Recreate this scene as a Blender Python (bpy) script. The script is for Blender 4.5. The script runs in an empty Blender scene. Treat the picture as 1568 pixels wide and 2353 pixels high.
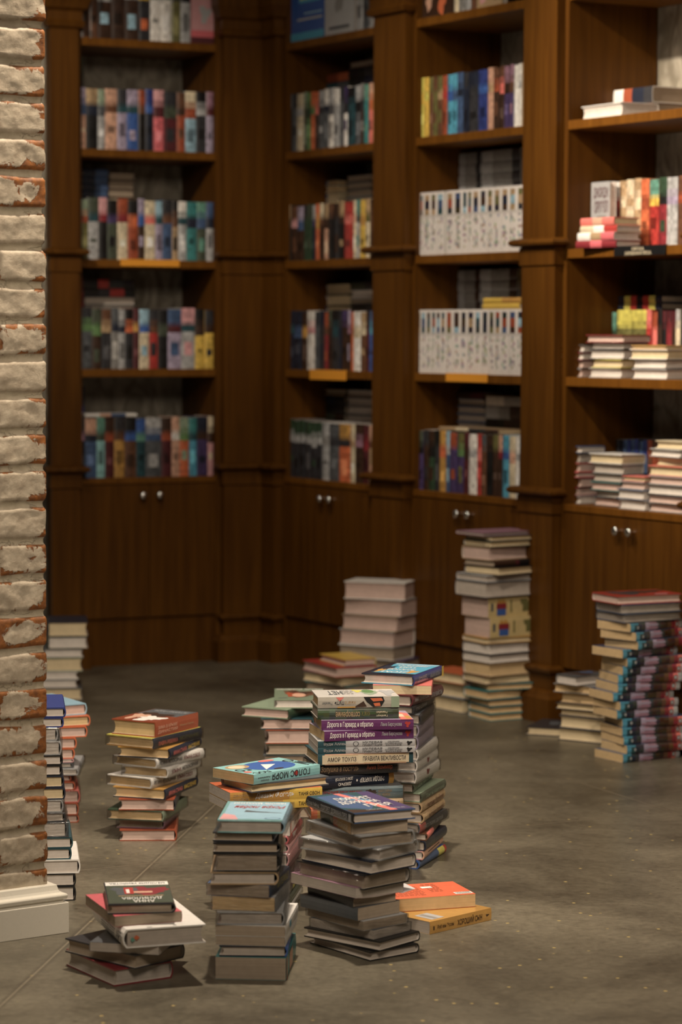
import bpy, bmesh, math, random
import numpy as np
from mathutils import Vector, Matrix, noise
random.seed(11)
SC = bpy.context.scene
COL = SC.collection
PI = math.pi
# ------------------------------------------------------------------ camera model
F = 6000.0; PITCH = .0684; ROLL = .0041; H = 1.2
cp, sp_ = math.cos(PITCH), math.sin(PITCH); cr, sr = math.cos(ROLL), math.sin(ROLL)
def prot(d): return Vector((d[0], cp*d[1]+sp_*d[2], -sp_*d[1]+cp*d[2]))
CX = prot((cr, 0, sr)); CY = prot((-sr, 0, cr)); CZ = prot((0, -1, 0))
def ray(px, py):
    x = (px-784.)/F; y = -(py-1176.5)/F
    return (CX*x + CY*y - CZ)
def floor_pt(px, py, z=0.0):
    d = ray(px, py); t = (z-H)/d.z
    return Vector((d.x*t, d.y*t, z))
def z_at(px, py, depth):
    d = ray(px, py); return H + d.z*depth/d.y
def proj(x, y, z):
    p = Vector((x, y, z-H)); dx = p.dot(CX); dy = p.dot(CY); dz = -p.dot(CZ)
    return 784+F*dx/dz, 1176.5-F*dy/dz
cam = bpy.data.cameras.new('camera'); co = bpy.data.objects.new('camera', cam); COL.objects.link(co)
co.matrix_world = Matrix(((CX.x, CY.x, CZ.x, 0), (CX.y, CY.y, CZ.y, 0), (CX.z, CY.z, CZ.z, H), (0, 0, 0, 1)))
cam.sensor_fit = 'VERTICAL'; cam.sensor_height = 36; cam.lens = F/2353*36
cam.clip_end = 60
cam.dof.use_dof = True; cam.dof.focus_distance = 5.55; cam.dof.aperture_fstop = 3.8
SC.camera = co
# ------------------------------------------------------------------ colours and materials
def lin(c):
    return tuple((v/12.92 if v <= .04045 else ((v+.055)/1.055)**2.4) for v in c)
PAL = {k: lin(tuple(int(v[i:i+2], 16)/255 for i in (0, 2, 4))) for k, v in dict(
 black='1a1a1c', charcoal='33343a', slate='555a60', grey='8b8a88', silver='aeb0b3', white='efece7', cream='d9caa8', tan='b3946a',
 peach='d9a487', pink='d99aa0', rose='e0606c', coral='e87066', tangerine='f0642c', red='b8281f', crimson='8e1f2c', maroon='5a2028', brown='6b442c', umber='40291c',
 orange='d8662a', rust='a8481e', yellow='e0b820', lemon='d4cc40', gold='c8922c', olive='6d6a34', green='5e8a4e', forest='2e4a34', moss='465040',
 sage='8fa58a', teal='2b8a8c', petrol='1f4d58', aqua='86c8cc', cyan='3ea4c8', sky='8fbcd4', blue='2f5fb0', royal='283c88', navy='20283c',
 denim='3d5b88', purple='6a2a78', lilac='a79ab8', mauve='9c7088', violet='4a3a6c', jade='5c9c8a').items()}
def _mute(c):
    g = .3*c[0]+.55*c[1]+.15*c[2]; return tuple((g+(v-g)*.82)*.97 for v in c)
PAL = {k: _mute(v) for k, v in PAL.items()}
def C_(c): return PAL[c] if isinstance(c, str) else c
MATS = {}
def newmat(name):
    m = bpy.data.materials.new(name); m.use_nodes = True
    nt = m.node_tree; b = nt.nodes['Principled BSDF']; MATS[name] = m
    return m, nt, b
def N(nt, t, **kw):
    n = nt.nodes.new(t)
    for k, v in kw.items():
        if k.startswith('i_'): n.inputs[k[2:].replace('_', ' ')].default_value = v
        else: setattr(n, k, v)
    return n
def attr_mat(name, rough, coat=0, bump=0, pages=False, spec=.5):
    m, nt, b = newmat(name); L = nt.links
    a = N(nt, 'ShaderNodeAttribute', attribute_name='Col')
    tc = N(nt, 'ShaderNodeTexCoord')
    nz = N(nt, 'ShaderNodeTexNoise'); nz.inputs['Scale'].default_value = 60; nz.inputs['Detail'].default_value = 4
    L.new(tc.outputs['Object'], nz.inputs['Vector'])
    mr = N(nt, 'ShaderNodeMapRange'); mr.inputs['To Min'].default_value = .82; mr.inputs['To Max'].default_value = 1.12
    L.new(nz.outputs['Fac'], mr.inputs['Value'])
    mx = N(nt, 'ShaderNodeVectorMath', operation='SCALE'); L.new(a.outputs['Color'], mx.inputs[0]); L.new(mr.outputs['Result'], mx.inputs['Scale'])
    out = mx.outputs['Vector']
    if pages:
        mp = N(nt, 'ShaderNodeMapping'); mp.inputs['Scale'].default_value = (6, 6, 1400); L.new(tc.outputs['Object'], mp.inputs['Vector'])
        n2 = N(nt, 'ShaderNodeTexNoise'); n2.inputs['Scale'].default_value = 1; n2.inputs['Detail'].default_value = 3; L.new(mp.outputs['Vector'], n2.inputs['Vector'])
        m2 = N(nt, 'ShaderNodeMapRange'); m2.inputs['From Min'].default_value = .3; m2.inputs['From Max'].default_value = .7
        m2.inputs['To Min'].default_value = .8; m2.inputs['To Max'].default_value = 1.08; L.new(n2.outputs['Fac'], m2.inputs['Value'])
        m3 = N(nt, 'ShaderNodeVectorMath', operation='SCALE'); L.new(out, m3.inputs[0]); L.new(m2.outputs['Result'], m3.inputs['Scale']); out = m3.outputs['Vector']
        bp = N(nt, 'ShaderNodeBump'); bp.inputs['Strength'].default_value = .25; bp.inputs['Distance'].default_value = .0006
        L.new(n2.outputs['Fac'], bp.inputs['Height']); L.new(bp.outputs['Normal'], b.inputs['Normal'])
    L.new(out, b.inputs['Base Color'])
    b.inputs['Roughness'].default_value = rough; b.inputs['Specular IOR Level'].default_value = spec
    if coat: b.inputs['Coat Weight'].default_value = coat; b.inputs['Coat Roughness'].default_value = .12
    return m
M_COV = attr_mat('book_cover', .42, coat=.15)
M_GLO = attr_mat('laminated_cover', .3, coat=.6)
M_PAG = attr_mat('book_pages', .85, pages=True, spec=.2)
M_INK = attr_mat('printed_ink', .5)
# shrink wrap
def mat_wrap():
    m = bpy.data.materials.new('shrink_wrap'); m.use_nodes = True; nt = m.node_tree; nt.nodes.clear(); L = nt.links
    o = N(nt, 'ShaderNodeOutputMaterial'); mix = N(nt, 'ShaderNodeMixShader')
    t = N(nt, 'ShaderNodeBsdfTransparent'); t.inputs['Color'].default_value = (.95, .95, .95, 1)
    g = N(nt, 'ShaderNodeBsdfGlossy'); g.inputs['Roughness'].default_value = .16; g.inputs['Color'].default_value = (.9, .9, .9, 1)
    tc = N(nt, 'ShaderNodeTexCoord'); mp = N(nt, 'ShaderNodeMapping'); mp.inputs['Scale'].default_value = (18, 45, 90)
    nz = N(nt, 'ShaderNodeTexNoise'); nz.inputs['Scale'].default_value = 1.6; nz.inputs['Detail'].default_value = 5; nz.inputs['Distortion'].default_value = 1.5
    bp = N(nt, 'ShaderNodeBump'); bp.inputs['Strength'].default_value = 1; bp.inputs['Distance'].default_value = .006
    L.new(tc.outputs['Object'], mp.inputs['Vector']); L.new(mp.outputs['Vector'], nz.inputs['Vector']); L.new(nz.outputs['Fac'], bp.inputs['Height'])
    L.new(bp.outputs['Normal'], g.inputs['Normal'])
    fr = N(nt, 'ShaderNodeFresnel'); fr.inputs['IOR'].default_value = 1.5; L.new(bp.outputs['Normal'], fr.inputs['Normal'])
    ad = N(nt, 'ShaderNodeMath', operation='MULTIPLY_ADD'); ad.inputs[1].default_value = .55; ad.inputs[2].default_value = .0
    ad.use_clamp = True
    L.new(fr.outputs['Fac'], ad.inputs[0]); L.new(ad.outputs['Value'], mix.inputs['Fac']); L.new(t.outputs[0], mix.inputs[1]); L.new(g.outputs[0], mix.inputs[2]); L.new(mix.outputs[0], o.inputs[0])
    return m
M_WRAP = mat_wrap()
def mat_wood(name, c0, c1):
    m, nt, b = newmat(name); L = nt.links
    tc = N(nt, 'ShaderNodeTexCoord'); mp = N(nt, 'ShaderNodeMapping'); mp.inputs['Scale'].default_value = (26, 26, 1.6)
    L.new(tc.outputs['Object'], mp.inputs['Vector'])
    nz = N(nt, 'ShaderNodeTexNoise'); nz.inputs['Scale'].default_value = 1.6; nz.inputs['Detail'].default_value = 6; nz.inputs['Distortion'].default_value = .6
    L.new(mp.outputs['Vector'], nz.inputs['Vector'])
    rp = N(nt, 'ShaderNodeValToRGB'); e = rp.color_ramp.elements
    e[0].position = .3; e[0].color = (*lin(c0), 1); e[1].position = .75; e[1].color = (*lin(c1), 1)
    L.new(nz.outputs['Fac'], rp.inputs['Fac']); L.new(rp.outputs['Color'], b.inputs['Base Color'])
    b.inputs['Roughness'].default_value = .45; b.inputs['Specular IOR Level'].default_value = .2
    bp = N(nt, 'ShaderNodeBump'); bp.inputs['Strength'].default_value = .08; L.new(nz.outputs['Fac'], bp.inputs['Height']); L.new(bp.outputs['Normal'], b.inputs['Normal'])
    return m
M_WOOD = mat_wood('varnished_wood', (.29, .17, .038), (.375, .236, .065)); M_SHELF = mat_wood('edge_lit_wood', (.37, .225, .06), (.46, .295, .095))  # shelves: same wood lightened, overhead light on their edges put into the colour
def mat_plaster():
    m, nt, b = newmat('grey_plaster'); L = nt.links
    tc = N(nt, 'ShaderNodeTexCoord'); mp = N(nt, 'ShaderNodeMapping'); mp.inputs['Scale'].default_value = (5, 5, 2.2); L.new(tc.outputs['Object'], mp.inputs['Vector'])
    nz = N(nt, 'ShaderNodeTexNoise'); nz.inputs['Scale'].default_value = 3; nz.inputs['Detail'].default_value = 8; nz.inputs['Distortion'].default_value = 2
    L.new(mp.outputs['Vector'], nz.inputs['Vector'])
    rp = N(nt, 'ShaderNodeValToRGB'); e = rp.color_ramp.elements
    e[0].position = .35; e[0].color = (*lin((.52, .49, .43)), 1); e[1].position = .7; e[1].color = (*lin((.76, .73, .67)), 1)
    L.new(nz.outputs['Fac'], rp.inputs['Fac']); L.new(rp.outputs['Color'], b.inputs['Base Color']); b.inputs['Roughness'].default_value = .7
    return m
M_PLA = mat_plaster()
def plain(name, c, rough=.4, metal=0):
    m, nt, b = newmat(name); b.inputs['Base Color'].default_value = (*C_(c), 1); b.inputs['Roughness'].default_value = rough; b.inputs['Metallic'].default_value = metal
    tc = N(nt, 'ShaderNodeTexCoord'); nz = N(nt, 'ShaderNodeTexNoise'); nz.inputs['Scale'].default_value = 40
    nt.links.new(tc.outputs['Object'], nz.inputs['Vector'])
    mr = N(nt, 'ShaderNodeMapRange'); mr.inputs['To Min'].default_value = rough*.8; mr.inputs['To Max'].default_value = rough*1.2
    nt.links.new(nz.outputs['Fac'], mr.inputs['Value']); nt.links.new(mr.outputs['Result'], b.inputs['Roughness'])
    return m
M_CHR = plain('chrome', (.75, .74, .72), .18, 1)
M_PAINT = plain('white_gloss_paint', lin((.86, .84, .79)), .28)
# ------------------------------------------------------------------ mesh builder
class MB:
    def __init__(s): s.v = []; s.f = []; s.c = []
    def quad(s, pts, c=(.5, .5, .5)):
        i = len(s.v); s.v += [tuple(p) for p in pts]; s.f.append(tuple(range(i, i+len(pts)))); s.c.append(c)
    def box(s, x0, x1, y0, y1, z0, z1, c=(.5, .5, .5), fn=None):
        P = [(x, y, z) for z in (z0, z1) for y in (y0, y1) for x in (x0, x1)]
        if fn: P = [fn(*p) for p in P]
        i = len(s.v); s.v += P
        for f in ((0, 2, 3, 1), (4, 5, 7, 6), (0, 1, 5, 4), (2, 6, 7, 3), (0, 4, 6, 2), (1, 3, 7, 5)):
            s.f.append(tuple(i+k for k in f)); s.c.append(c)
    def build(s, name, mat, parent=None, smooth=False, recalc=False, bevel=0, merge=False):
        me = bpy.data.meshes.new(name); me.from_pydata(s.v, [], s.f)
        if mat in (M_COV, M_GLO, M_PAG, M_INK) or mat is None:
            at = me.color_attributes.new('Col', 'FLOAT_COLOR', 'CORNER')
            arr = []
            for f, c in zip(s.f, s.c): arr += [c[0], c[1], c[2], 1.0]*len(f)
            at.data.foreach_set('color', arr)
        if mat: me.materials.append(mat)
        if recalc or merge:
            bm = bmesh.new(); bm.from_mesh(me)
            if merge: bmesh.ops.remove_doubles(bm, verts=bm.verts, dist=1e-5)
            bmesh.ops.recalc_face_normals(bm, faces=bm.faces); bm.to_mesh(me); bm.free()
        if smooth:
            for p in me.polygons: p.use_smooth = True
        o = bpy.data.objects.new(name, me); COL.objects.link(o)
        if parent: o.parent = parent
        if bevel:
            md = o.modifiers.new('bevel', 'BEVEL'); md.width = bevel; md.segments = 2; md.limit_method = 'ANGLE'
        return o
def tag(o, label=None, cat=None, group=None, kind=None):
    if label: o['label'] = label
    if cat: o['category'] = cat
    if group: o['group'] = group
    if kind: o['kind'] = kind
    return o
def empty(name, loc, rz=0, **kw):
    o = bpy.data.objects.new(name, None); o.empty_display_size = .05; COL.objects.link(o)
    o.location = loc; o.rotation_euler = (0, 0, rz); tag(o, **kw); return o
ORD = ['zeroth', 'first', 'second', 'third', 'fourth', 'fifth', 'sixth', 'seventh', 'eighth', 'ninth', 'tenth', 'eleventh', 'twelfth', 'thirteenth', 'fourteenth', 'fifteenth', 'sixteenth', 'seventeenth', 'eighteenth', 'nineteenth', 'twentieth', 'twenty-first', 'twenty-second']
# ------------------------------------------------------------------ text
_T = {}
def text_mesh(s, shear=0, bold=0):
    k = (s, shear, bold)
    if k in _T: return _T[k]
    cu = bpy.data.curves.new('t', 'FONT'); cu.body = s; cu.size = 1; cu.shear = shear; cu.offset = bold; cu.resolution_u = 3
    ob = bpy.data.objects.new('t', cu); COL.objects.link(ob)
    dg = bpy.context.evaluated_depsgraph_get(); me = bpy.data.meshes.new_from_object(ob.evaluated_get(dg))
    V = [(v.co.x, v.co.y) for v in me.vertices]; P = [tuple(p.vertices) for p in me.polygons]
    bpy.data.objects.remove(ob); bpy.data.meshes.remove(me); bpy.data.curves.remove(cu)
    xs = [v[0] for v in V]; ys = [v[1] for v in V]; x0, x1, y0, y1 = min(xs), max(xs), min(ys), max(ys)
    V = [((x-x0)/(x1-x0), (y-y0)/(y1-y0)) for x, y in V]
    _T[k] = (V, P); return _T[k]
# ------------------------------------------------------------------ book
def kindmap(kind, W, L, T):
    if kind == 'HL': return lambda x, y, z: (x, y, z)
    if kind == 'HR': return lambda x, y, z: (-x, -y, z)
    if kind == 'S': return lambda x, y, z: (-y, x, z)
    if kind == 'F': return lambda x, y, z: (y, -x, z)
    if kind == 'U': return lambda x, y, z: (z-T/2, x+W/2, y+L/2)         # upright, spine to the front
    if kind == 'UF': return lambda x, y, z: (x, -z+T, y+L/2)              # upright, front cover outwards
def jit(c, a=.15):
    k = 1+random.uniform(-a, a); return tuple(max(0, min(1, v*k+random.uniform(-a, a)*.06)) for v in c)
def rev(kind): return kind in ('S', 'HR')
def make_book(parent, kind, W, L, T, hard=True, cov='grey', spine=None, bands=None, page='cream', bulge=None, art=None, mat=None, bend=0, blot=0, nv=14, back=None, edgecol=None):
    fm = kindmap(kind, W, L, T); tb = .0028 if hard else .0005
    tb = min(tb, T*.2)
    r = bulge if bulge is not None else (.004 if hard else .0012)
    cc = C_(cov); sc = C_(spine) if spine else cc; bc = C_(back) if back else cc
    n = 5 if (bands or blot or r > .002) else 3
    outer = [(W/2, 0)]; inner = [(W/2, tb)]
    for k in range(n+1):
        s = k/n; x = -W/2+r*(1-math.sin(PI*s)**.7 if 0 < s < 1 else 1)
        outer.append((x, T*s)); inner.append((min(x+tb, -W/2+r+tb), tb+(T-2*tb)*s))
    outer.append((W/2, T)); inner.append((W/2, T-tb))
    m = len(outer); ys = [-L/2+L*i/nv for i in range(nv+1)] if (bands or blot or bend) else [-L/2, L/2]
    mb = MB()
    def Z(x, y, z):
        if bend:
            p = fm(x, y, z); q = max(0, -p[0]); return (p[0], p[1], p[2]+bend*(q/.07)**2)
        return fm(x, y, z)
    def bandcol(y, k):
        t = y/L+.5
        if rev(kind): t = 1-t
        if kind == 'U': t = 1-t     # from the top down
        if callable(bands): return bands(t, k)
        for e, c in bands:
            if t <= e: return jit(C_(c), blot) if blot else C_(c)
        return C_(bands[-1][1])
    for j in range(len(ys)-1):
        a, b_ = ys[j], ys[j+1]
        for i in range(m-1):
            if i == 0: c = bc
            elif i == m-2: c = cc
            else: c = bandcol((a+b_)/2, i) if bands else (jit(sc, blot) if blot else sc)
            (x0, z0), (x1, z1) = outer[i], outer[i+1]
            mb.quad([Z(x0, a, z0), Z(x0, b_, z0), Z(x1, b_, z1), Z(x1, a, z1)], c)
            (x0, z0), (x1, z1) = inner[i], inner[i+1]
            mb.quad([Z(x0, a, z0), Z(x1, a, z1), Z(x1, b_, z1), Z(x0, b_, z0)], (.6, .55, .5))
        for i in (0, m-1):
            o_, i_ = outer[i], inner[i]
            mb.quad([Z(o_[0], a, o_[1]), Z(i_[0], a, i_[1]), Z(i_[0], b_, i_[1]), Z(o_[0], b_, o_[1])], edgecol or cc)
    for y, fl in ((-L/2, 0), (L/2, 1)):
        for i in range(m-1):
            o0, o1, i0, i1 = outer[i], outer[i+1], inner[i], inner[i+1]
            mb.quad([Z(o0[0], y, o0[1]), Z(o1[0], y, o1[1]), Z(i1[0], y, i1[1]), Z(i0[0], y, i0[1])], bc if i == 0 else (cc if i == m-2 else sc))
    cover = mb.build('cover', mat or M_COV, parent, merge=True)
    # pages
    pc = {'cream': lin((.86, .79, .65)), 'white': lin((.86, .83, .80)), 'grey': lin((.74, .70, .66)), 'tan': lin((.84, .73, .56)), 'pinkish': lin((.80, .70, .66)), 'dim': lin((.66, .60, .53))}.get(page, page)
    ins = .0035 if hard else .0002; cv = .0045 if hard else .0004
    pb = MB(); nz_ = 6; nx = 8 if bend else 1; xs0 = -W/2+r+tb
    prof = []
    for k in range(nz_+1):
        s = k/nz_; prof.append((W/2-ins-cv*math.sin(PI*s), tb+(T-2*tb)*s))
    yy = [-L/2+ins+(L-2*ins)*i/nx for i in range(nx+1)]
    for k in range(nz_):
        (xa, za), (xb, zb) = prof[k], prof[k+1]
        for y in (yy[0], yy[-1]):
            for q in range(nx):
                f0, f1 = q/nx, (q+1)/nx
                pb.quad([Z(xs0+(xa-xs0)*f0, y, za), Z(xs0+(xa-xs0)*f1, y, za), Z(xs0+(xb-xs0)*f1, y, zb), Z(xs0+(xb-xs0)*f0, y, zb)], pc)
        for q in range(nx): pb.quad([Z(xa, yy[q], za), Z(xa, yy[q+1], za), Z(xb, yy[q+1], zb), Z(xb, yy[q], zb)], pc)
        for q in range(nx): pb.quad([Z(xs0, yy[q], za), Z(xs0, yy[q+1], za), Z(xs0, yy[q+1], zb), Z(xs0, yy[q], zb)], pc)
    pages = pb.build('page_block', M_PAG, parent, merge=True)
    return cover, pages
def face_fn(face, A, B, T, off):
    if face == 'F': return lambda u, v: (-A/2+A*u, -B/2-off, T*v)
    if face == 'T': return lambda u, v: (-A/2+A*u, -B/2+B*v, T+off)
    if face == 'R': return lambda u, v: (A/2+off, -B/2+B*u, T*v)
    if face == 'L': return lambda u, v: (-A/2-off, B/2-B*u, T*v)
def decals(parent, A, B, T, items):
    """items: (face, type, u0, v0, u1, v1, colour[, text, flip, shear])"""
    for fc in 'FTRL':
        sub = [it for it in items if it[0] == fc]
        if sub: decals_face(parent, A, B, T, sub)
def decals_face(parent, A, B, T, items):
    ink = MB(); art = MB(); na = 0
    for it in items:
        face, ty, u0, v0, u1, v1, c = it[:7]; c = C_(c)
        if ty == 'text':
            s = it[7]; flip = it[8] if len(it) > 8 else False; sh = it[9] if len(it) > 9 else 0
            V, P = text_mesh(s, sh, .012); fn = face_fn(face, A, B, T, .0007)
            i = len(ink.v)
            for x, y in V:
                if flip: x, y = 1-x, 1-y
                ink.v.append(fn(u0+(u1-u0)*x, v0+(v1-v0)*y))
            for p in P: ink.f.append(tuple(i+k for k in p)); ink.c.append(c)
        else:
            na += 1; fn = face_fn(face, A, B, T, .0002+.00004*na)
            if ty == 'rect': pts = [(u0, v0), (u1, v0), (u1, v1), (u0, v1)]
            elif ty == 'disc':
                pts = [((u0+u1)/2+(u1-u0)/2*math.cos(2*PI*k/32), (v0+v1)/2+(v1-v0)/2*math.sin(2*PI*k/32)) for k in range(32)]
            elif ty == 'poly': pts = it[7]
            elif ty == 'blot':
                rnd = random.Random(it[7]); pts = []
                for k in range(28):
                    q = 1+.32*math.sin(3*2*PI*k/28+rnd.random())+rnd.uniform(-.2, .2)
                    pts.append((min(1, max(0, (u0+u1)/2+(u1-u0)/2.6*q*math.cos(2*PI*k/28))), min(1, max(0, (v0+v1)/2+(v1-v0)/2.6*q*math.sin(2*PI*k/28)))))
            elif ty == 'lines':     # faux small print: rows of short dashes
                rows = it[7]; rnd = random.Random(3)
                for k in range(rows):
                    v = v0+(v1-v0)*(k+.5)/rows; u = u0
                    while u < u1-.02:
                        w = rnd.uniform(.02, .06)
                        art.quad([fn(*p) for p in ((u, v), (min(u1, u+w), v), (min(u1, u+w), v+(v1-v0)/rows*.35), (u, v+(v1-v0)/rows*.35))], c); u += w+.012
                continue
            art.quad([fn(*p) for p in pts], c)
    if art.f: art.build('cover_art', M_INK, parent)
    if ink.f: ink.build('lettering', M_INK, parent)
def add_wrap(parent, A, B, T, seed=0):
    bm = bmesh.new(); bmesh.ops.create_cube(bm, size=1)
    bmesh.ops.subdivide_edges(bm, edges=bm.edges, cuts=7, use_grid_fill=True)
    for v in bm.verts:
        p = Vector((v.co.x*(A+.003), v.co.y*(B+.003), v.co.z*(T-.0002)+T/2))
        nn = noise.noise(p*42+Vector((seed*3.1, 0, 0)))
        lat = Vector((v.co.x, v.co.y, 0))
        if lat.length > .3: p += lat.normalized()*(.0012+nn*.0018)
        v.co = p
    me = bpy.data.meshes.new('plastic_wrap'); bm.to_mesh(me); bm.free(); me.materials.append(M_WRAP)
    for p in me.polygons: p.use_smooth = True
    o = bpy.data.objects.new('plastic_wrap', me); COL.objects.link(o); o.parent = parent; return o
def col_word(c): return {'umber': 'dark brown', 'petrol': 'dark teal', 'silver': 'silver grey', 'gold': 'amber'}.get(c, c)
BACK = []
def merge_back():
    vs = []; fs = []; cs = []; mi = []
    for e in BACK:
        M_ = Matrix.Translation(e.location) @ e.rotation_euler.to_matrix().to_4x4()
        for ch in list(e.children):
            me = ch.data; o = len(vs); vs += [tuple(M_ @ v.co) for v in me.vertices]; ca = me.color_attributes['Col'].data
            for p in me.polygons:
                fs.append(tuple(o+i for i in p.vertices)); cs.append(tuple(ca[p.loop_start].color)); mi.append(1 if ch.name.startswith('page') else 0)
            bpy.data.objects.remove(ch)
        bpy.data.objects.remove(e)
    me = bpy.data.meshes.new('back_row_books'); me.from_pydata(vs, [], fs); at = me.color_attributes.new('Col', 'FLOAT_COLOR', 'CORNER'); arr = []
    for f, c in zip(fs, cs): arr += list(c)*len(f)
    at.data.foreach_set('color', arr); me.materials.append(M_COV); me.materials.append(M_PAG); me.polygons.foreach_set('material_index', mi)
    o = bpy.data.objects.new('back_row_books', me); COL.objects.link(o)
    tag(o, 'dim books lying and standing behind the front rows, deep inside the bookcases', 'books', kind='stuff')
# ------------------------------------------------------------------ placing stacked books
def solve(Yc, z, kind, xl, xc, xr, side, A0, th0):
    rt = .655 if kind[0] == 'H' else 1/.655
    tgt = [xl, xc, xr]
    def pr(q):
        X, th, A = q; B = A/rt; c, s = math.cos(th), math.sin(th)
        def P(a, b): return proj(X+c*a-s*b, Yc+s*a+c*b, z)[0]
        if side > 0: return [P(-A/2, B/2), P(-A/2, -B/2), P(A/2, -B/2)]
        return [P(-A/2, -B/2), P(A/2, -B/2), P(A/2, B/2)]
    def res(q):
        p = pr(q); o = [(p[i]-tgt[i]) if tgt[i] else 0 for i in range(3)]
        known = sum(1 for t in tgt if t)
        o.append((q[2]/A0-1)*(7 if known == 3 else 40)); o.append((q[1]-th0)*(4 if known == 3 else (15 if known == 2 else 400)))
        return np.array(o)
    mids = [t for t in tgt if t]; m = sum(mids)/len(mids)
    q = np.array([(m-784)/F*Yc, th0 if known_all(tgt) else th0, A0], float)
    for it in range(25):
        r0 = res(q); J = np.array([(res(q+np.eye(3)[i]*1e-4)-r0)/1e-4 for i in range(3)]).T
        d = np.linalg.lstsq(J, r0, rcond=None)[0]; d = np.clip(d, -.3, .3); q = q-d
        q[2] = min(max(q[2], A0*.6), A0*1.5); q[1] = min(max(q[1], -1.35), 1.35)
    return q[0], q[1], q[2], q[2]/rt
def known_all(t): return all(t)
STACKED = []; ZB = {}
def stack(sname, ybase, ytop, books, side=1, th0=.3, group=None, base_kind='H', z0=0, Yc=None, A0=None):
    """books bottom to top: (t_px, xl, xc, xr, kind, cover, opts)"""
    def a0(k): return (A0 or .132) if k[0] == 'H' else (A0 or .202)
    b0 = books[0]; xr_ = b0[2] or b0[3] or b0[1]
    fp = floor_pt(xr_, ybase, z0)
    if Yc is None:
        Yc = fp.y+.08
        for it in range(6):
            s_ = b0[6].get('side', side) if len(b0) > 6 else side
            X, th, A, B = solve(Yc, z0, b0[4], b0[1], b0[2], b0[3], s_, a0(b0[4]), th0*s_)
            off = abs(math.sin(th))*A/2+math.cos(th)*B/2; Yc = fp.y+off
    ztop = z_at(xr_, ytop, fp.y); tot = sum(b[0] for b in books); k = (ztop-z0)/tot
    z = z0; n = len(books)
    for i, b in enumerate(books):
        t, xl, xc, xr, kind, cov = b[:6]; o = dict(b[6]) if len(b) > 6 else {}
        T = t*k; s_ = o.pop('side', side); dy = o.pop('dy', 0); th_ = o.pop('th', th0)
        X, th, A, B = solve(Yc+dy, z+T/2, kind, xl, xc, xr, s_, o.pop('A', a0(kind)), th_*s_)
        W, L = (A, B) if kind[0] == 'H' else (B, A)
        hard = o.pop('hard', True)
        pos = 'topmost' if i == n-1 else ('lowest' if i == 0 else ORD[i+1]+' up')
        desc = o.pop('d', None) or (col_word(cov) if isinstance(cov, str) else 'plain')+(' hardback book' if hard else ' paperback book')
        lab = o.pop('label', None) or f"{desc}, {pos} in {sname}"
        e = empty('hardcover_book' if hard else 'paperback_book', (X, Yc+dy, z), th, label=lab, cat='book', group=group or 'books in '+sname)
        dec = o.pop('dec', None); wrap = o.pop('wrap', 0)
        cv_, pg_ = make_book(e, kind, W, L, T-.0003, hard=hard, cov=cov, **o)
        ZB[(sname, i)] = z
        if dec: decals(cv_, A, B, T-.0003, dec)
        if wrap: add_wrap(e, A, B, T-.0004, i)
        STACKED.append((sname, i, round(A, 3), round(B, 3), round(T, 3), round(math.degrees(th)), round(X, 2), round(Yc, 2)))
        z += T
    return Yc, z
# ------------------------------------------------------------------ the two walls of bookcases
class Wall:
    def __init__(s, a, b):
        s.P0 = Vector((0, b, 0)); n = math.hypot(1, a); s.d = Vector((1/n, a/n, 0)); s.n = Vector((-a/n, 1/n, 0)); s.rz = math.atan(a)
    def loc(s, u, w=0, z=0): return s.P0+s.d*u+s.n*w+Vector((0, 0, z))
    def hit(s, px, py, w=0):
        d = ray(px, py); o = Vector((0, 0, H)); t = ((s.P0+s.n*w-o).dot(s.n))/d.dot(s.n)
        p = o+d*t; return (p-s.P0).dot(s.d), p.z
WL = Wall(.4588, 9.7265); WR = Wall(-1.6318, 9.1392)
SHZ = dict(A=2.2386, B=1.8486, C=1.4586, D=1.0685, E=.6786)
CXc = (9.1392-9.7265)/(.4588+1.6318); CORNER = Vector((CXc, 9.7265+.4588*CXc, 0))
UCL = (CORNER-WL.P0).dot(WL.d); UCR = (CORNER-WR.P0).dot(WR.d)
DEP = .34
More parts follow.
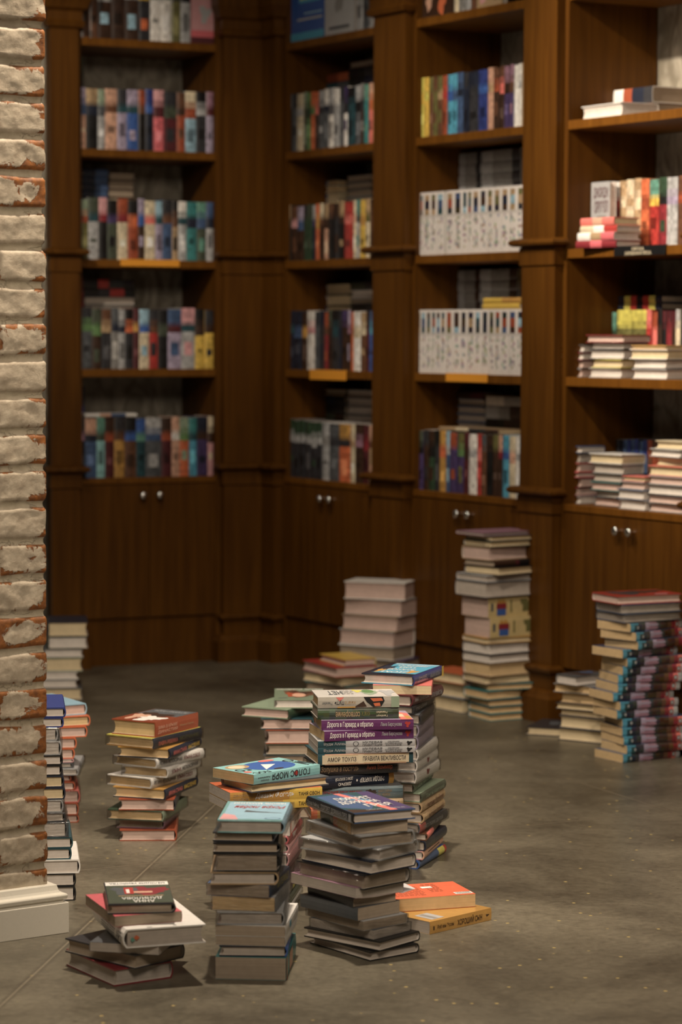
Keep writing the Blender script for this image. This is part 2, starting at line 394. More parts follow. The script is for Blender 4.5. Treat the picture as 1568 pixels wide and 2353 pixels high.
# floor ---------------------------------------------------------
def mat_floor():
    m, nt, b = newmat('polished_concrete'); L = nt.links
    geo = N(nt, 'ShaderNodeNewGeometry')
    def noise_(sc, det=6, dist=0, rough=.6):
        n = N(nt, 'ShaderNodeTexNoise'); n.inputs['Scale'].default_value = sc; n.inputs['Detail'].default_value = det; n.inputs['Distortion'].default_value = dist; n.inputs['Roughness'].default_value = rough
        L.new(geo.outputs['Position'], n.inputs['Vector']); return n
    n1 = noise_(2.2, 9, .4, .66); r1 = N(nt, 'ShaderNodeValToRGB'); e = r1.color_ramp.elements
    e[0].position = .32; e[0].color = (*lin((.27, .25, .21)), 1); e[1].position = .68; e[1].color = (*lin((.47, .445, .385)), 1)
    L.new(n1.outputs['Fac'], r1.inputs['Fac'])
    n2 = noise_(55, 8, 0, .75); r2 = N(nt, 'ShaderNodeMapRange'); r2.inputs['From Min'].default_value = .3; r2.inputs['From Max'].default_value = .7; r2.inputs['To Min'].default_value = .68; r2.inputs['To Max'].default_value = 1.3
    L.new(n2.outputs['Fac'], r2.inputs['Value'])
    mx = N(nt, 'ShaderNodeVectorMath', operation='SCALE'); L.new(r1.outputs['Color'], mx.inputs[0]); L.new(r2.outputs['Result'], mx.inputs['Scale'])
    # aggregate chips
    vo = N(nt, 'ShaderNodeTexVoronoi'); vo.inputs['Scale'].default_value = 42; L.new(geo.outputs['Position'], vo.inputs['Vector'])
    ch = N(nt, 'ShaderNodeMapRange'); ch.inputs['From Min'].default_value = .10; ch.inputs['From Max'].default_value = .2; ch.inputs['To Min'].default_value = 1; ch.inputs['To Max'].default_value = 0
    L.new(vo.outputs['Distance'], ch.inputs['Value'])
    sep = N(nt, 'ShaderNodeSeparateColor'); L.new(vo.outputs['Color'], sep.inputs['Color'])
    def mulnode(a, bb):
        q = N(nt, 'ShaderNodeMath', operation='MULTIPLY'); L.new(a, q.inputs[0]); L.new(bb, q.inputs[1]); return q.outputs[0]
    def gt(a, v):
        q = N(nt, 'ShaderNodeMath', operation='GREATER_THAN'); L.new(a, q.inputs[0]); q.inputs[1].default_value = v; return q.outputs[0]
    nb = noise_(.9, 2); patch = N(nt, 'ShaderNodeMapRange'); patch.inputs['From Min'].default_value = .42; patch.inputs['From Max'].default_value = .62; L.new(nb.outputs['Fac'], patch.inputs['Value'])
    def mixc(fac, a, col):
        q = N(nt, 'ShaderNodeMix', data_type='RGBA'); L.new(fac, q.inputs['Factor']); L.new(a, q.inputs['A']); q.inputs['B'].default_value = (*col, 1); return q.outputs['Result']
    c = mixc(mulnode(mulnode(ch.outputs['Result'], gt(sep.outputs['Red'], .55)), patch.outputs['Result']), mx.outputs['Vector'], lin((.24, .21, .17)))
    c = mixc(mulnode(ch.outputs['Result'], gt(sep.outputs['Green'], .9)), c, lin((.72, .64, .42)))
    # saw-cut control joints: distance to lines through world points
    for (p, q_) in JOINTS:
        d = (q_-p).normalized(); nn = Vector((-d.y, d.x, 0))
        dt = N(nt, 'ShaderNodeVectorMath', operation='DOT_PRODUCT'); L.new(geo.outputs['Position'], dt.inputs[0]); dt.inputs[1].default_value = nn
        sb = N(nt, 'ShaderNodeMath', operation='SUBTRACT'); L.new(dt.outputs['Value'], sb.inputs[0]); sb.inputs[1].default_value = p.dot(nn)
        ab = N(nt, 'ShaderNodeMath', operation='ABSOLUTE'); L.new(sb.outputs[0], ab.inputs[0])
        for w, col, st in ((.011, lin((.26, .235, .20)), .45), (.003, lin((.62, .58, .50)), .38)):
            mr = N(nt, 'ShaderNodeMapRange'); mr.inputs['From Min'].default_value = w*.5; mr.inputs['From Max'].default_value = w; mr.inputs['To Min'].default_value = st; mr.inputs['To Max'].default_value = 0
            L.new(ab.outputs[0], mr.inputs['Value']); c = mixc(mr.outputs['Result'], c, col)
    L.new(c, b.inputs['Base Color'])
    n3 = noise_(2.6, 5, .5); rr = N(nt, 'ShaderNodeMapRange'); rr.inputs['To Min'].default_value = .20; rr.inputs['To Max'].default_value = .5; L.new(n3.outputs['Fac'], rr.inputs['Value']); L.new(rr.outputs['Result'], b.inputs['Roughness'])
    b.inputs['Specular IOR Level'].default_value = .5
    bp = N(nt, 'ShaderNodeBump'); bp.inputs['Strength'].default_value = .12; bp.inputs['Distance'].default_value = .002; L.new(n2.outputs['Fac'], bp.inputs['Height']); L.new(bp.outputs['Normal'], b.inputs['Normal'])
    return m
JOINTS = [(floor_pt(0, 2312), floor_pt(205, 2120)), (floor_pt(1050, 1708), floor_pt(1560, 1870)), (floor_pt(170, 2001), floor_pt(600, 1958))]
mb = MB(); mb.box(-5, 7, .5, 13, -.05, 0); fl = mb.build('floor', mat_floor()); tag(fl, kind='structure')
# plaster walls behind the shelving ------------------------------
def wall_panel(name, W_, u0, u1, w):
    mb = MB(); e = [W_.loc(u0, w), W_.loc(u1, w), W_.loc(u1, w+.12), W_.loc(u0, w+.12)]
    i = len(mb.v); mb.v += [(p.x, p.y, z) for z in (0, 3.3) for p in e]
    for f in ((3, 2, 1, 0), (4, 5, 6, 7), (0, 1, 5, 4), (1, 2, 6, 5), (2, 3, 7, 6), (3, 0, 4, 7)): mb.f.append(f); mb.c.append((0, 0, 0))
    tag(mb.build(name, M_PLA), kind='structure')
wall_panel('wall_left', WL, -3.2, UCL+DEP, DEP+.005)
wall_panel('wall_right', WR, UCR-DEP, 5.2, DEP+.005)
# bookcases ------------------------------------------------------
BAY = {}
def bookcase(key, W_, u0, u1, label, signs=()):
    e = empty('bookcase', W_.loc(u0), W_.rz, label=label, cat='bookcase', group='built-in wooden bookcases')
    w = u1-u0; BAY[key] = (W_, u0, u1)
    for x in (0, w-.02):
        mb = MB(); mb.box(x, x+.02, 0.001, DEP, 0, 2.72); mb.build('side_panel', M_WOOD, e)
    for k, z in SHZ.items():
        if k == 'E': continue
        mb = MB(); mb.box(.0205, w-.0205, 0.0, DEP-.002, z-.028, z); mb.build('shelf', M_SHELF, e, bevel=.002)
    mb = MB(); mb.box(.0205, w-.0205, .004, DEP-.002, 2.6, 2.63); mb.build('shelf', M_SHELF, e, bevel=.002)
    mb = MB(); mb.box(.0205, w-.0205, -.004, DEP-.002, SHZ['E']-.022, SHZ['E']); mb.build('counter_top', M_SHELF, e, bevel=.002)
    for s in (0, 1):
        x0 = .021 if s == 0 else w/2+.0015; x1 = w/2-.0015 if s == 0 else w-.021
        mb = MB(); mb.box(x0, x1, .0, .02, .172, SHZ['E']-.025); d = mb.build('cabinet_door', M_WOOD, e, bevel=.0015)
        kx = w/2-.032 if s == 0 else w/2+.032
        kb = MB(); prof = [(0, .006), (-.01, .005), (-.014, .008), (-.018, .0135), (-.024, .0145), (-.029, .011), (-.031, .004), (-.0313, 0)]
        ns = 20; kz = SHZ['E']-.064
        for (ya, ra), (yb, rb) in zip(prof[:-1], prof[1:]):
            for q in range(ns):
                a, b_ = 2*PI*q/ns, 2*PI*(q+1)/ns
                P = [(kx+ra*math.cos(a), ya, kz+ra*math.sin(a)), (kx+ra*math.cos(b_), ya, kz+ra*math.sin(b_)), (kx+rb*math.cos(b_), yb, kz+rb*math.sin(b_)), (kx+rb*math.cos(a), yb, kz+rb*math.sin(a))]
                kb.quad(P if rb > 0 else P[:3])
        kn = kb.build('knob', M_CHR, d, smooth=True, merge=True); kn['label'] = 'round chrome knob'
    mb = MB(); mb.box(.021, w-.021, .012, .03, 0, .168); mb.build('plinth', M_WOOD, e)
    mb = MB(); mb.box(.021, w-.021, .021, DEP-.002, .15, .17); mb.build('cabinet_floor', M_WOOD, e)
    return e
def uL(px, py=800): return WL.hit(px, py)[0]
def uR(px, py=800): return WR.hit(px, py)[0]
b1 = (uL(176), uL(508)); b2 = (uR(649), uR(873)); b3 = (uR(946), uR(1216)); b4 = (uR(1292), uR(1292)+(uR(1216)-uR(946)))
bookcase('1', WL, *b1, 'left bookcase of dark wood, just right of the brick wall')
bookcase('2', WR, *b2, 'narrow dark wood bookcase just right of the corner pilaster')
bookcase('3', WR, *b3, 'dark wood bookcase holding two rows of white boxed volumes')
bookcase('4', WR, *b4, 'rightmost bookcase, partly empty, with loose piles lying on its lower shelves')
# pilasters with stepped mouldings --------------------------------
def loft(levels, foot, name, parent):
    mb = MB(); rings = [[(q.x, q.y, z) for q in foot(p)] for z, p in levels]; n = len(rings[0])
    for a, b_ in zip(rings[:-1], rings[1:]):
        for i in range(n): mb.quad([a[i], a[(i+1) % n], b_[(i+1) % n], b_[i]])
    mb.quad(rings[0][::-1]); mb.quad(rings[-1]); o = mb.build(name, M_WOOD, parent, merge=True); return o
def bull(z, h, p0, p1):
    return [(z, p0), (z+.001, p0+.006)]+[(z+h*(.5-.5*math.cos(PI*k/6)), p0+(p1-p0)*math.sin(PI*k/6)**.6 if 0 < k < 6 else p0+.008) for k in range(0, 7)][1:]+[(z+h+.002, p0)]
def pilaster(foot, label):
    e = empty('pilaster', (0, 0, 0), 0, label=label, cat='pilaster', group='wooden pilasters between the bookcases')
    P = .03
    loft([(.0, P), (2.72, P)], foot, 'shaft', e)
    loft(bull(1.468, .026, P, .062), foot, 'collar', e)
    loft([(1.41, P+.001), (1.412, P+.006), (1.466, P+.006), (1.468, P+.001)], foot, 'necking', e)
    loft(bull(.70, .026, P, .062), foot, 'collar', e)
    loft([(.645, P+.001), (.647, P+.006), (.698, P+.006), (.70, P+.001)], foot, 'necking', e)
    loft([(0, .062), (.075, .062), (.085, .052), (.095, .046), (.1, P+.001)], foot, 'base', e)
    loft([(.15, P+.001), (.155, .046), (.165, .050), (.172, .046), (.176, P+.001)], foot, 'base_moulding', e)
    loft([(z_+.012, p_) for z_, p_ in [(2.25, P+.001), (2.255, .045), (2.27, .05), (2.28, .042), (2.31, .042), (2.32, .056), (2.34, .062), (2.36, .07), (2.42, .07), (2.45, .09), (2.69, .09)]], foot, 'capital', e)
    # put the origin at the base
    c = sum((Vector((q.x, q.y, 0)) for q in foot(P)), Vector())/len(foot(P)); e.location = c
    for ch in e.children:
        for v in ch.data.vertices: v.co.x -= c.x; v.co.y -= c.y
    return e
def flat_foot(W_, u0, u1):
    def f(p):
        x = p-.03
        return [W_.loc(u0-x, -p), W_.loc(u1+x, -p), W_.loc(u1+x, -.0005), W_.loc(u0-x, -.0005)]
    return f
def corner_foot(u0, u1):
    def f(p):
        x = p-.03
        a = WL.P0-WL.n*p; b_ = WR.P0-WR.n*p
        M_ = Matrix(((WL.d.x, -WR.d.x), (WL.d.y, -WR.d.y))); s = M_.inverted() @ Vector((b_.x-a.x, b_.y-a.y)); K = a+WL.d*s[0]
        return [WL.loc(u0-x, -p), K, WR.loc(u1+x, -p), WR.loc(u1+x, -.0005), CORNER-(WL.n+WR.n)*.0004, WL.loc(u0-x, -.0005)]
    return f
pilaster(flat_foot(WL, uL(112), b1[0]), 'wooden pilaster beside the brick wall, left of the left bookcase')
pilaster(corner_foot(b1[1], b2[0]), 'wide dark corner pilaster where the two rows of bookcases meet')
pilaster(flat_foot(WR, b2[1], b3[0]), 'wooden pilaster between the narrow bookcase and the white-volume bookcase')
pilaster(flat_foot(WR, b3[1], b4[0]), 'brightly lit wooden pilaster left of the rightmost bookcase')
pilaster(flat_foot(WR, b4[1], b4[1]+.16), 'wooden pilaster on the far side of the rightmost bookcase')
# white brick pier -------------------------------------------------
A0_ = floor_pt(0, 2166); A1_ = floor_pt(159, 2143)
fd = (A1_-A0_).normalized(); fo = Vector((fd.y, -fd.x, 0))       # along face, outward (to camera)
PB = .03
EDGE = A1_-fd*PB-fo*PB                                             # brick corner on the floor
sd = -fo                                                          # side face runs away
ppe = EDGE.y
zt = z_at(122, 1985, EDGE.y)
PITCHB = .0722
def brick_h(s, z):
    wx = noise.noise(Vector((s*9, z*9, 3)))*.004; wz = noise.noise(Vector((s*11, z*11, 9)))*.004
    s2, z2 = s+wx, z+wz
    row = math.floor((z2-zt)/PITCHB); zr = (z2-zt)-row*PITCHB-PITCHB/2
    random_ = noise.noise(Vector((row*7.3, 1.7, 0)))
    L_ = .245; first = (.112 if row % 2 == 0 else .235)+random_*.012
    jt = .0062+.0018*noise.noise(Vector((s*14, z*14, 21)))
    dz = (PITCHB/2-jt)-abs(zr)
    if s2 < 0:
        q = -s2
        if q < first: dx = min(first-jt-q, 1) ; bid = 0
        else:
            q -= first; bid = 1+int(q//L_); q -= (bid-1)*L_; dx = min(q, L_-q)-jt
    else:
        q = s2; f2 = .235 if row % 2 == 0 else .112
        if q < f2: dx = f2-jt-q; bid = 0
        else: q -= f2; bid = -1-int(q//L_); q -= (-bid-1)*L_; dx = min(q, L_-q)-jt
    d = min(dz, dx)
    k = max(0, min(1, (d+.0035)/.0095)); k = k*k*(3-2*k)
    rnd = noise.noise(Vector((row*3.1, bid*5.7, 2)))*.004
    h = (k-1)*(.0068+.003*noise.noise(Vector((s*8, z*8, 33))))+k*rnd+noise.noise(Vector((s*30, z*40, 1)))*.0022+noise.noise(Vector((s*120, z*120, 5)))*.0007
    # rounded arrises at the pier corner
    return h, d, k, noise.noise(Vector((row*9.1, bid*3.3, 7)))
ss = [-1.3+.02*i for i in range(54)]
s = -.22
while s < .03: ss.append(s); s += .0032
ss += [.035, .05, .08, .12, .18, .25, .3]
zs = []; z = .09
while z < 2.5: zs.append(z); z += .0036 if z < 1.98 else .012
R_ = .006
V = []; att = []
for z in zs:
    for s in ss:
        h, d, k, rn = brick_h(s, z)
        if s < -R_: p = EDGE+fd*s; nn = fo
        elif s > R_: p = EDGE+sd*s; nn = fd
        else:
            t = (s+R_)/(2*R_)*PI/2; c = EDGE-fd*R_+sd*R_; nn = (fo*math.cos(t)+fd*math.sin(t)); p = c+nn*R_
        p = p+nn*h; V.append((p.x, p.y, z)); att.append((d, k, rn))
nS = len(ss); Fc = [(j*nS+i, j*nS+i+1, (j+1)*nS+i+1, (j+1)*nS+i) for j in range(len(zs)-1) for i in range(nS-1)]
me = bpy.data.meshes.new('brick_wall'); me.from_pydata(V, [], Fc)
a1 = me.attributes.new('edge', 'FLOAT', 'POINT'); a1.data.foreach_set('value', [a[0] for a in att])
a2 = me.attributes.new('face', 'FLOAT', 'POINT'); a2.data.foreach_set('value', [a[1] for a in att])
a3 = me.attributes.new('rnd', 'FLOAT', 'POINT'); a3.data.foreach_set('value', [a[2] for a in att])
a4 = me.attributes.new('corner', 'FLOAT', 'POINT'); a4.data.foreach_set('value', [abs(s_) for z_ in zs for s_ in ss])
for p in me.polygons: p.use_smooth = True
def mat_brick():
    m, nt, b = newmat('painted_brick'); L = nt.links
    geo = N(nt, 'ShaderNodeNewGeometry')
    def A(n): return N(nt, 'ShaderNodeAttribute', attribute_name=n).outputs['Fac']
    def nz(sc, det, dist=0, ro=.6):
        n = N(nt, 'ShaderNodeTexNoise'); n.inputs['Scale'].default_value = sc; n.inputs['Detail'].default_value = det; n.inputs['Distortion'].default_value = dist; n.inputs['Roughness'].default_value = ro
        L.new(geo.outputs['Position'], n.inputs['Vector']); return n.outputs['Fac']
    def mth(op, a, b_, clamp=False):
        q = N(nt, 'ShaderNodeMath', operation=op); q.use_clamp = clamp
        for i, x in enumerate((a, b_)):
            if isinstance(x, (int, float)): q.inputs[i].default_value = x
            else: L.new(x, q.inputs[i])
        return q.outputs[0]
    def mr(x, a, b_, c=0, d=1):
        q = N(nt, 'ShaderNodeMapRange'); L.new(x, q.inputs['Value'])
        for k_, v in zip(('From Min', 'From Max', 'To Min', 'To Max'), (a, b_, c, d)): q.inputs[k_].default_value = v
        return q.outputs['Result']
    base = nz(12, 10, .9, .68)
    edge = mr(A('edge'), .001, .018, .135, -.035)
    cor = mr(A('corner'), .004, .05, .165, -.03)
    rn = mth('MULTIPLY', A('rnd'), .3)
    t = mth('ADD', mth('ADD', base, edge), mth('ADD', cor, rn))
    wear = mth('MULTIPLY', mr(t, .632, .645), mr(A('face'), .3, .5))
    paint = N(nt, 'ShaderNodeValToRGB'); e = paint.color_ramp.elements; e[0].position = .3; e[0].color = (*lin((.60, .545, .47)), 1); e[1].position = .65; e[1].color = (*lin((.73, .68, .60)), 1)
    L.new(nz(48, 8), paint.inputs['Fac'])
    br = N(nt, 'ShaderNodeValToRGB'); e = br.color_ramp.elements; e[0].position = .35; e[0].color = (*lin((.40, .235, .10)), 1); e[1].position = .7; e[1].color = (*lin((.60, .37, .165)), 1)
    L.new(nz(70, 6), br.inputs['Fac'])
    mx = N(nt, 'ShaderNodeMix', data_type='RGBA'); L.new(wear, mx.inputs['Factor']); L.new(paint.outputs['Color'], mx.inputs['A']); L.new(br.outputs['Color'], mx.inputs['B'])
    m2 = N(nt, 'ShaderNodeMix', data_type='RGBA'); L.new(mr(A('face'), .0, .6, .6, 0), m2.inputs['Factor']); L.new(mx.outputs['Result'], m2.inputs['A']); m2.inputs['B'].default_value = (*lin((.60, .56, .47)), 1)
    L.new(m2.outputs['Result'], b.inputs['Base Color']); b.inputs['Roughness'].default_value = .62
    hgt = mth('ADD', mth('MULTIPLY', nz(150, 8, .5, .7), .7), mth('MULTIPLY', mr(t, .622, .655, 1, 0), .9))
    bp = N(nt, 'ShaderNodeBump'); bp.inputs['Strength'].default_value = .7; bp.inputs['Distance'].default_value = .0022; L.new(hgt, bp.inputs['Height']); L.new(bp.outputs['Normal'], b.inputs['Normal'])
    return m
me.materials.append(mat_brick()); wb = bpy.data.objects.new('wall_front', me); COL.objects.link(wb); tag(wb, kind='structure'); wb['label'] = 'white-painted brick wall end with worn patches showing orange brick'
# skirting board around the pier
bh = z_at(127, 2031, EDGE.y)+.0
prof = [(.0, .030), (.072, .030), (.0725, .022), (.078, .021), (.080, .027), (.088, .029), (.092, .027), (.094, .018), (.1, .015), (.108, .013), (.1125, .012), (.113, -.012)]
kz = bh/.113
def ring(p, z): return [EDGE-fd*1.4+fo*p, EDGE+fo*p+fd*p, EDGE+fd*p+sd*.35]
mb = MB(); rr = [[(q.x, q.y, z*kz) for q in ring(p, z)] for z, p in prof]
for a, b_ in zip(rr[:-1], rr[1:]):
    for i in range(2): mb.quad([a[i], a[i+1], b_[i+1], b_[i]])
mb.quad([rr[0][0], rr[-1][0], rr[-1][1], rr[0][1]]); 
o = mb.build('baseboard_front', M_PAINT, merge=True, bevel=.0012); tag(o, kind='structure'); o['label'] = 'white moulded baseboard under the painted brick wall'
#PART3
# ------------------------------------------------------------------ books on the shelves
SHN = dict(A='top', B='second', C='third', D='fourth', E='bottom')
BN = {'1': 'left bookcase', '2': 'corner bookcase', '3': 'white-set bookcase', '4': 'rightmost bookcase'}
def spinefn(c, seed):
    rnd = random.Random(seed); c = [C_(x) for x in c]
    if len(c) == 1: c = [c[0]]*3
    if len(c) == 2: c = [c[0], c[1], c[1]]
    b1_, b2_ = .2+rnd.uniform(-.02, .03), .4+rnd.uniform(-.02, .03); m0, m1 = .55+rnd.uniform(0, .12), .72+rnd.uniform(0, .15)
    acc = rnd.choice([tuple(min(1, v*1.9+.04) for v in c[2]), tuple(v*.35 for v in c[2]), c[0]])
    def f(t, k):
        if t < b1_: q = c[0]
        elif t < b2_: q = c[1] if .26 < t else tuple(.5*a+.5*b_ for a, b_ in zip(c[0], c[1]))
        elif m0 < t < m1 and k in (2, 3, 4): q = acc
        else: q = c[2]
        k_ = rnd.uniform(.7, 1.3)
        return tuple(min(1, v*k_) for v in q)
    return f
def setfn(seed):
    rnd = random.Random(seed); wh = lin((.9, .88, .87)); pics = ['denim', 'umber', 'olive', 'petrol', 'rust', 'charcoal', 'sky', 'tan', 'navy']
    p1, p2, p3 = (C_(rnd.choice(pics)) for _ in range(3))
    def f(t, k):
        if t < .04: return wh
        if t < .36:
            if k in (1, 5): return wh
            return jit(p1 if t < .14 else (p2 if t < .26 else p3), .25)
        if t < .39: return tuple(v*.75 for v in wh)
        if k in (2, 3, 4) and .42 < t < .93 and rnd.random() < .42: return tuple(v*rnd.uniform(.3, .6) for v in wh)
        return wh
    return f
def row(bay, sh, ox, s, edges, cols, yref, h=.21, w0=.016, W=.135, style=None, page='white', kindword='hardback', hj=.006, name='hardcover_book', first=1, group=None, z0=None):
    W_, u0, u1 = BAY[bay]; zz = SHZ[sh] if z0 is None else z0
    for i, c in enumerate(cols):
        pa, pb = ox+s*edges[i], ox+s*edges[i+1]
        ua, ub = W_.hit(pa, yref, w0)[0], W_.hit(pb, yref, w0)[0]
        ua = max(ua, u0+.0215); ub = min(ub, u1-.0215); T = ub-ua-.0008
        if T < .004: continue
        cc = c.split('/'); hh = h+random.uniform(-hj, hj*.5) if style != 'set' else h
        words = ' and '.join(dict.fromkeys([col_word(cc[0]), col_word(cc[-1])]))
        if style == 'set': name = 'boxed_volume'
        if style == 'set': lab = f"white volume with picture window, {ORD[first+i]} from left in {SHN[sh]}-shelf boxed set"
        else: lab = f"{words} {kindword}, {ORD[first+i]} from left on {SHN[sh]} shelf of {BN[bay]}"
        e = empty(name, W_.loc(ua+T/2, w0+random.uniform(0, .004 if style != 'set' else .001), zz), W_.rz, label=lab, cat='book', group=group or f"books standing on the {SHN[sh]} shelf of the {BN[bay]}")
        make_book(e, 'U', W, hh, T, hard=style != 'set' and kindword == 'hardback', cov=cc[-1] if style != 'set' else 'white', bands=setfn(i*7+len(cols)) if style == 'set' else spinefn(cc, i*13+ord(sh)+int(bay)*99), page=page, bulge=.003 if style != 'set' else .0008, nv=22 if style == 'set' else 18, mat=M_GLO if i % 3 == 0 else M_COV)
        if w0 > .12 and (bay, sh) != ('4', 'C'): BACK.append(e)
def flat(bay, sh, pxl, pxr, yref, w0, z, items, what='lying on the back row', W=.135):
    """items bottom to top: (T, colour, kind, page)"""
    W_, u0, u1 = BAY[bay]
    ua, ub = W_.hit(pxl, yref, w0)[0], W_.hit(pxr, yref, w0)[0]; ua = max(ua, u0+.022); ub = min(ub, u1-.022); A = ub-ua; n = len(items)
    for i, it in enumerate(items):
        T, c, kind, pg = it[:4]; cc = c.split('/')
        B = min(W if kind[0] != 'H' else .2, DEP-.01-w0)
        uc = (ua+ub)/2+random.uniform(-.003, .003)
        lw = ' and '.join(dict.fromkeys([col_word(cc[0]), col_word(cc[-1])]))
        pos = 'only one' if n == 1 else ('topmost' if i == n-1 else ('lowest' if i == 0 else ORD[i+1]+' up'))
        lab = it[4] if len(it) > 4 else f"{lw} book {what}, {pos}, {SHN[sh]} shelf, {BN[bay]}"
        e = empty('hardcover_book', W_.loc(uc, w0+B/2, SHZ[sh]+z), W_.rz+(0 if A > .3 else random.uniform(-.02, .02)), label=lab, cat='book', group=f"books lying flat on the {SHN[sh]} shelf of the {BN[bay]}")
        Wd, Ln = (A, B) if kind[0] == 'H' else (B, A)
        if len(cc) > 1:
            nb = len(cc); bd = [((k+1)/nb, q) for k, q in enumerate(cc)]
        else: bd = None
        make_book(e, kind, Wd, Ln, T-.0003, cov=cc[0], bands=bd, page=pg, blot=.1 if bd else 0, bulge=.003); z += T
        if w0 > .12: BACK.append(e)
    return z
def support(bay, sh, pxl, pxr, yref, w0, h=.2, c='umber'):
    W_, u0, u1 = BAY[bay]; ua, ub = W_.hit(pxl, yref, w0)[0], W_.hit(pxr, yref, w0)[0]; ua = max(ua, u0+.022); ub = min(ub, u1-.022)
    n = 2 if ub-ua < .3 else 3; t = min(.05, (ub-ua)/n-.003)
    for i in range(n):
        u = ua+t/2+(ub-ua-t)*i/(n-1)
        e = empty('hardcover_book', W_.loc(u, w0+.003, SHZ[sh]), W_.rz, label=f"thick {col_word(c)} book standing behind the front row on {SHN[sh]} shelf, {BN[bay]}", cat='book', group=f"back-row books carrying the flat ones, {SHN[sh]} shelf, {BN[bay]}")
        make_book(e, 'U', .13, h, t, cov=c); BACK.append(e)
def upright_face(bay, sh, pxl, pxr, yref, w0, h, T, c, label, dec, page='white'):
    W_, u0, u1 = BAY[bay]; ua, ub = W_.hit(pxl, yref, w0)[0], W_.hit(pxr, yref, w0)[0]; ua = max(ua, u0+.022); ub = min(ub, u1-.022)
    e = empty('hardcover_book', W_.loc((ua+ub)/2, w0, SHZ[sh]), W_.rz, label=label, cat='book', group='books shown cover outwards')
    cv_, pg_ = make_book(e, 'UF', ub-ua, h, T, cov=c, page=page, bulge=.002, mat=M_GLO)
    decals(cv_, ub-ua, 0, h, dec)
o1, s1 = 100, .3571; o2, s2 = 620, .4082; o3, s3 = 1180, .2634
# left bookcase
row('1', 'A', o1, s1, [195, 245, 300, 350, 440, 525, 615, 690, 755, 825, 885, 948], ['silver/slate', 'silver/brown', 'silver/brown', 'sky/silver/umber', 'sky/silver/umber', 'sky/silver/umber', 'orange/yellow/charcoal', 'crimson/silver/white', 'crimson/silver/white', 'black/charcoal/olive', 'petrol/black/silver'], 50, .24)
upright_face('1', 'A', o1+s1*950, o1+s1*1150, 50, .02, .24, .03, 'pink', 'large pale pink book shown cover outwards at right of top shelf, left bookcase', [('F', 'rect', 0, 0, 1, .1, 'maroon'), ('F', 'rect', 0, .1, 1, .2, 'rose'), ('F', 'blot', .3, .3, .95, .6, 'silver', 4)])
row('1', 'B', o1, s1, [218, 275, 352, 400, 478, 540, 612, 658, 712, 778, 860, 915, 985, 1050, 1110, 1145], ['lilac/denim/peach', 'tan/navy/black', 'sage/slate/silver', 'peach/brown/peach', 'charcoal/petrol/lilac', 'lilac/petrol/blue', 'rust/brown/black', 'royal/blue/navy', 'pink/maroon/rose', 'charcoal/moss/maroon', 'brown/umber/rust', 'cream/rust/sky', 'black/silver/charcoal', 'mauve/maroon/lilac', 'umber/mauve'], 280, .217)
row('1', 'C', o1, s1, [218, 290, 358, 413, 478, 545, 612, 655, 722, 768, 830, 870, 925, 990, 1050, 1105, 1143], ['sage/rust/olive', 'moss/petrol/silver', 'pink/crimson/black', 'black/violet/moss', 'rust/crimson/cream', 'black/orange/rust', 'lilac/blue/umber', 'cream/coral/cream', 'sky/petrol/lilac', 'charcoal/brown/denim', 'black/brown/tan', 'white/petrol/silver', 'teal/navy/teal', 'jade/denim/moss', 'denim/navy/silver', 'cyan/denim/olive'], 530, .217)
row('1', 'D', o1, s1, [213, 245, 315, 375, 440, 488, 530, 580, 618, 682, 740, 803, 890, 978, 1040, 1100, 1143], ['crimson/rust/red', 'charcoal/green/slate', 'moss/green/umber', 'brown/tan/charcoal', 'slate/navy/grey', 'silver/navy/silver', 'black/orange/charcoal', 'maroon/gold/maroon', 'sky/blue/cream', 'charcoal/brown/red', 'black/moss/black', 'denim/maroon/lilac', 'pink/petrol/silver', 'black/umber/yellow', 'charcoal/umber/yellow', 'denim/charcoal'], 780, .217)
row('1', 'E', o1, s1, [218, 270, 345, 400, 458, 525, 600, 660, 762, 828, 880, 940, 990, 1060, 1132], ['charcoal/mauve/black', 'peach/navy/denim', 'jade/moss/aqua', 'umber/rust/maroon', 'charcoal/brown/gold', 'black/blue/brown', 'blue/jade/petrol', 'silver/denim/slate', 'umber/rust/maroon', 'peach/white/peach', 'sage/green/orange', 'teal/petrol/cyan', 'navy/umber/violet', 'cream/umber/pink'], 1030, .217)
support('1', 'C', 180, 330, 500, .17); flat('1', 'C', o1+s1*258, o1+s1*415, 430, .17, .2, [(.026, 'navy/denim', 'S', 'grey')]*5); flat('1', 'C', o1+s1*425, o1+s1*590, 430, .17, .2, [(.03, 'umber/brown', 'F', 'dim')]*4)
support('1', 'D', 180, 330, 750, .17); flat('1', 'D', o1+s1*265, o1+s1*590, 680, .17, .2, [(.03, 'grey/charcoal', 'F', 'grey'), (.03, 'slate', 'F', 'grey'), (.03, 'black/charcoal/red/black', 'S', 'dim'), (.032, 'black/red/charcoal/black', 'S', 'dim')])
row('1', 'D', o1, s1, [213, 262], ['maroon/crimson/red'], 700, .33, .16, group='tall books in the back row', kindword='tall hardback', first=1)
row('1', 'B', o1, s1, [205, 262], ['moss/charcoal/moss'], 200, .34, .16, group='tall books in the back row', kindword='tall hardback')
row('1', 'E', o1, s1, [215, 268], ['navy/royal/navy'], 950, .33, .16, group='tall books in the back row', kindword='tall hardback')
flat('1', 'E', o1+s1*265, o1+s1*600, 950, .02, .2175, [(.013, 'white/peach/denim/white', 'S', 'white')], what='resting on the standing row', W=.13)
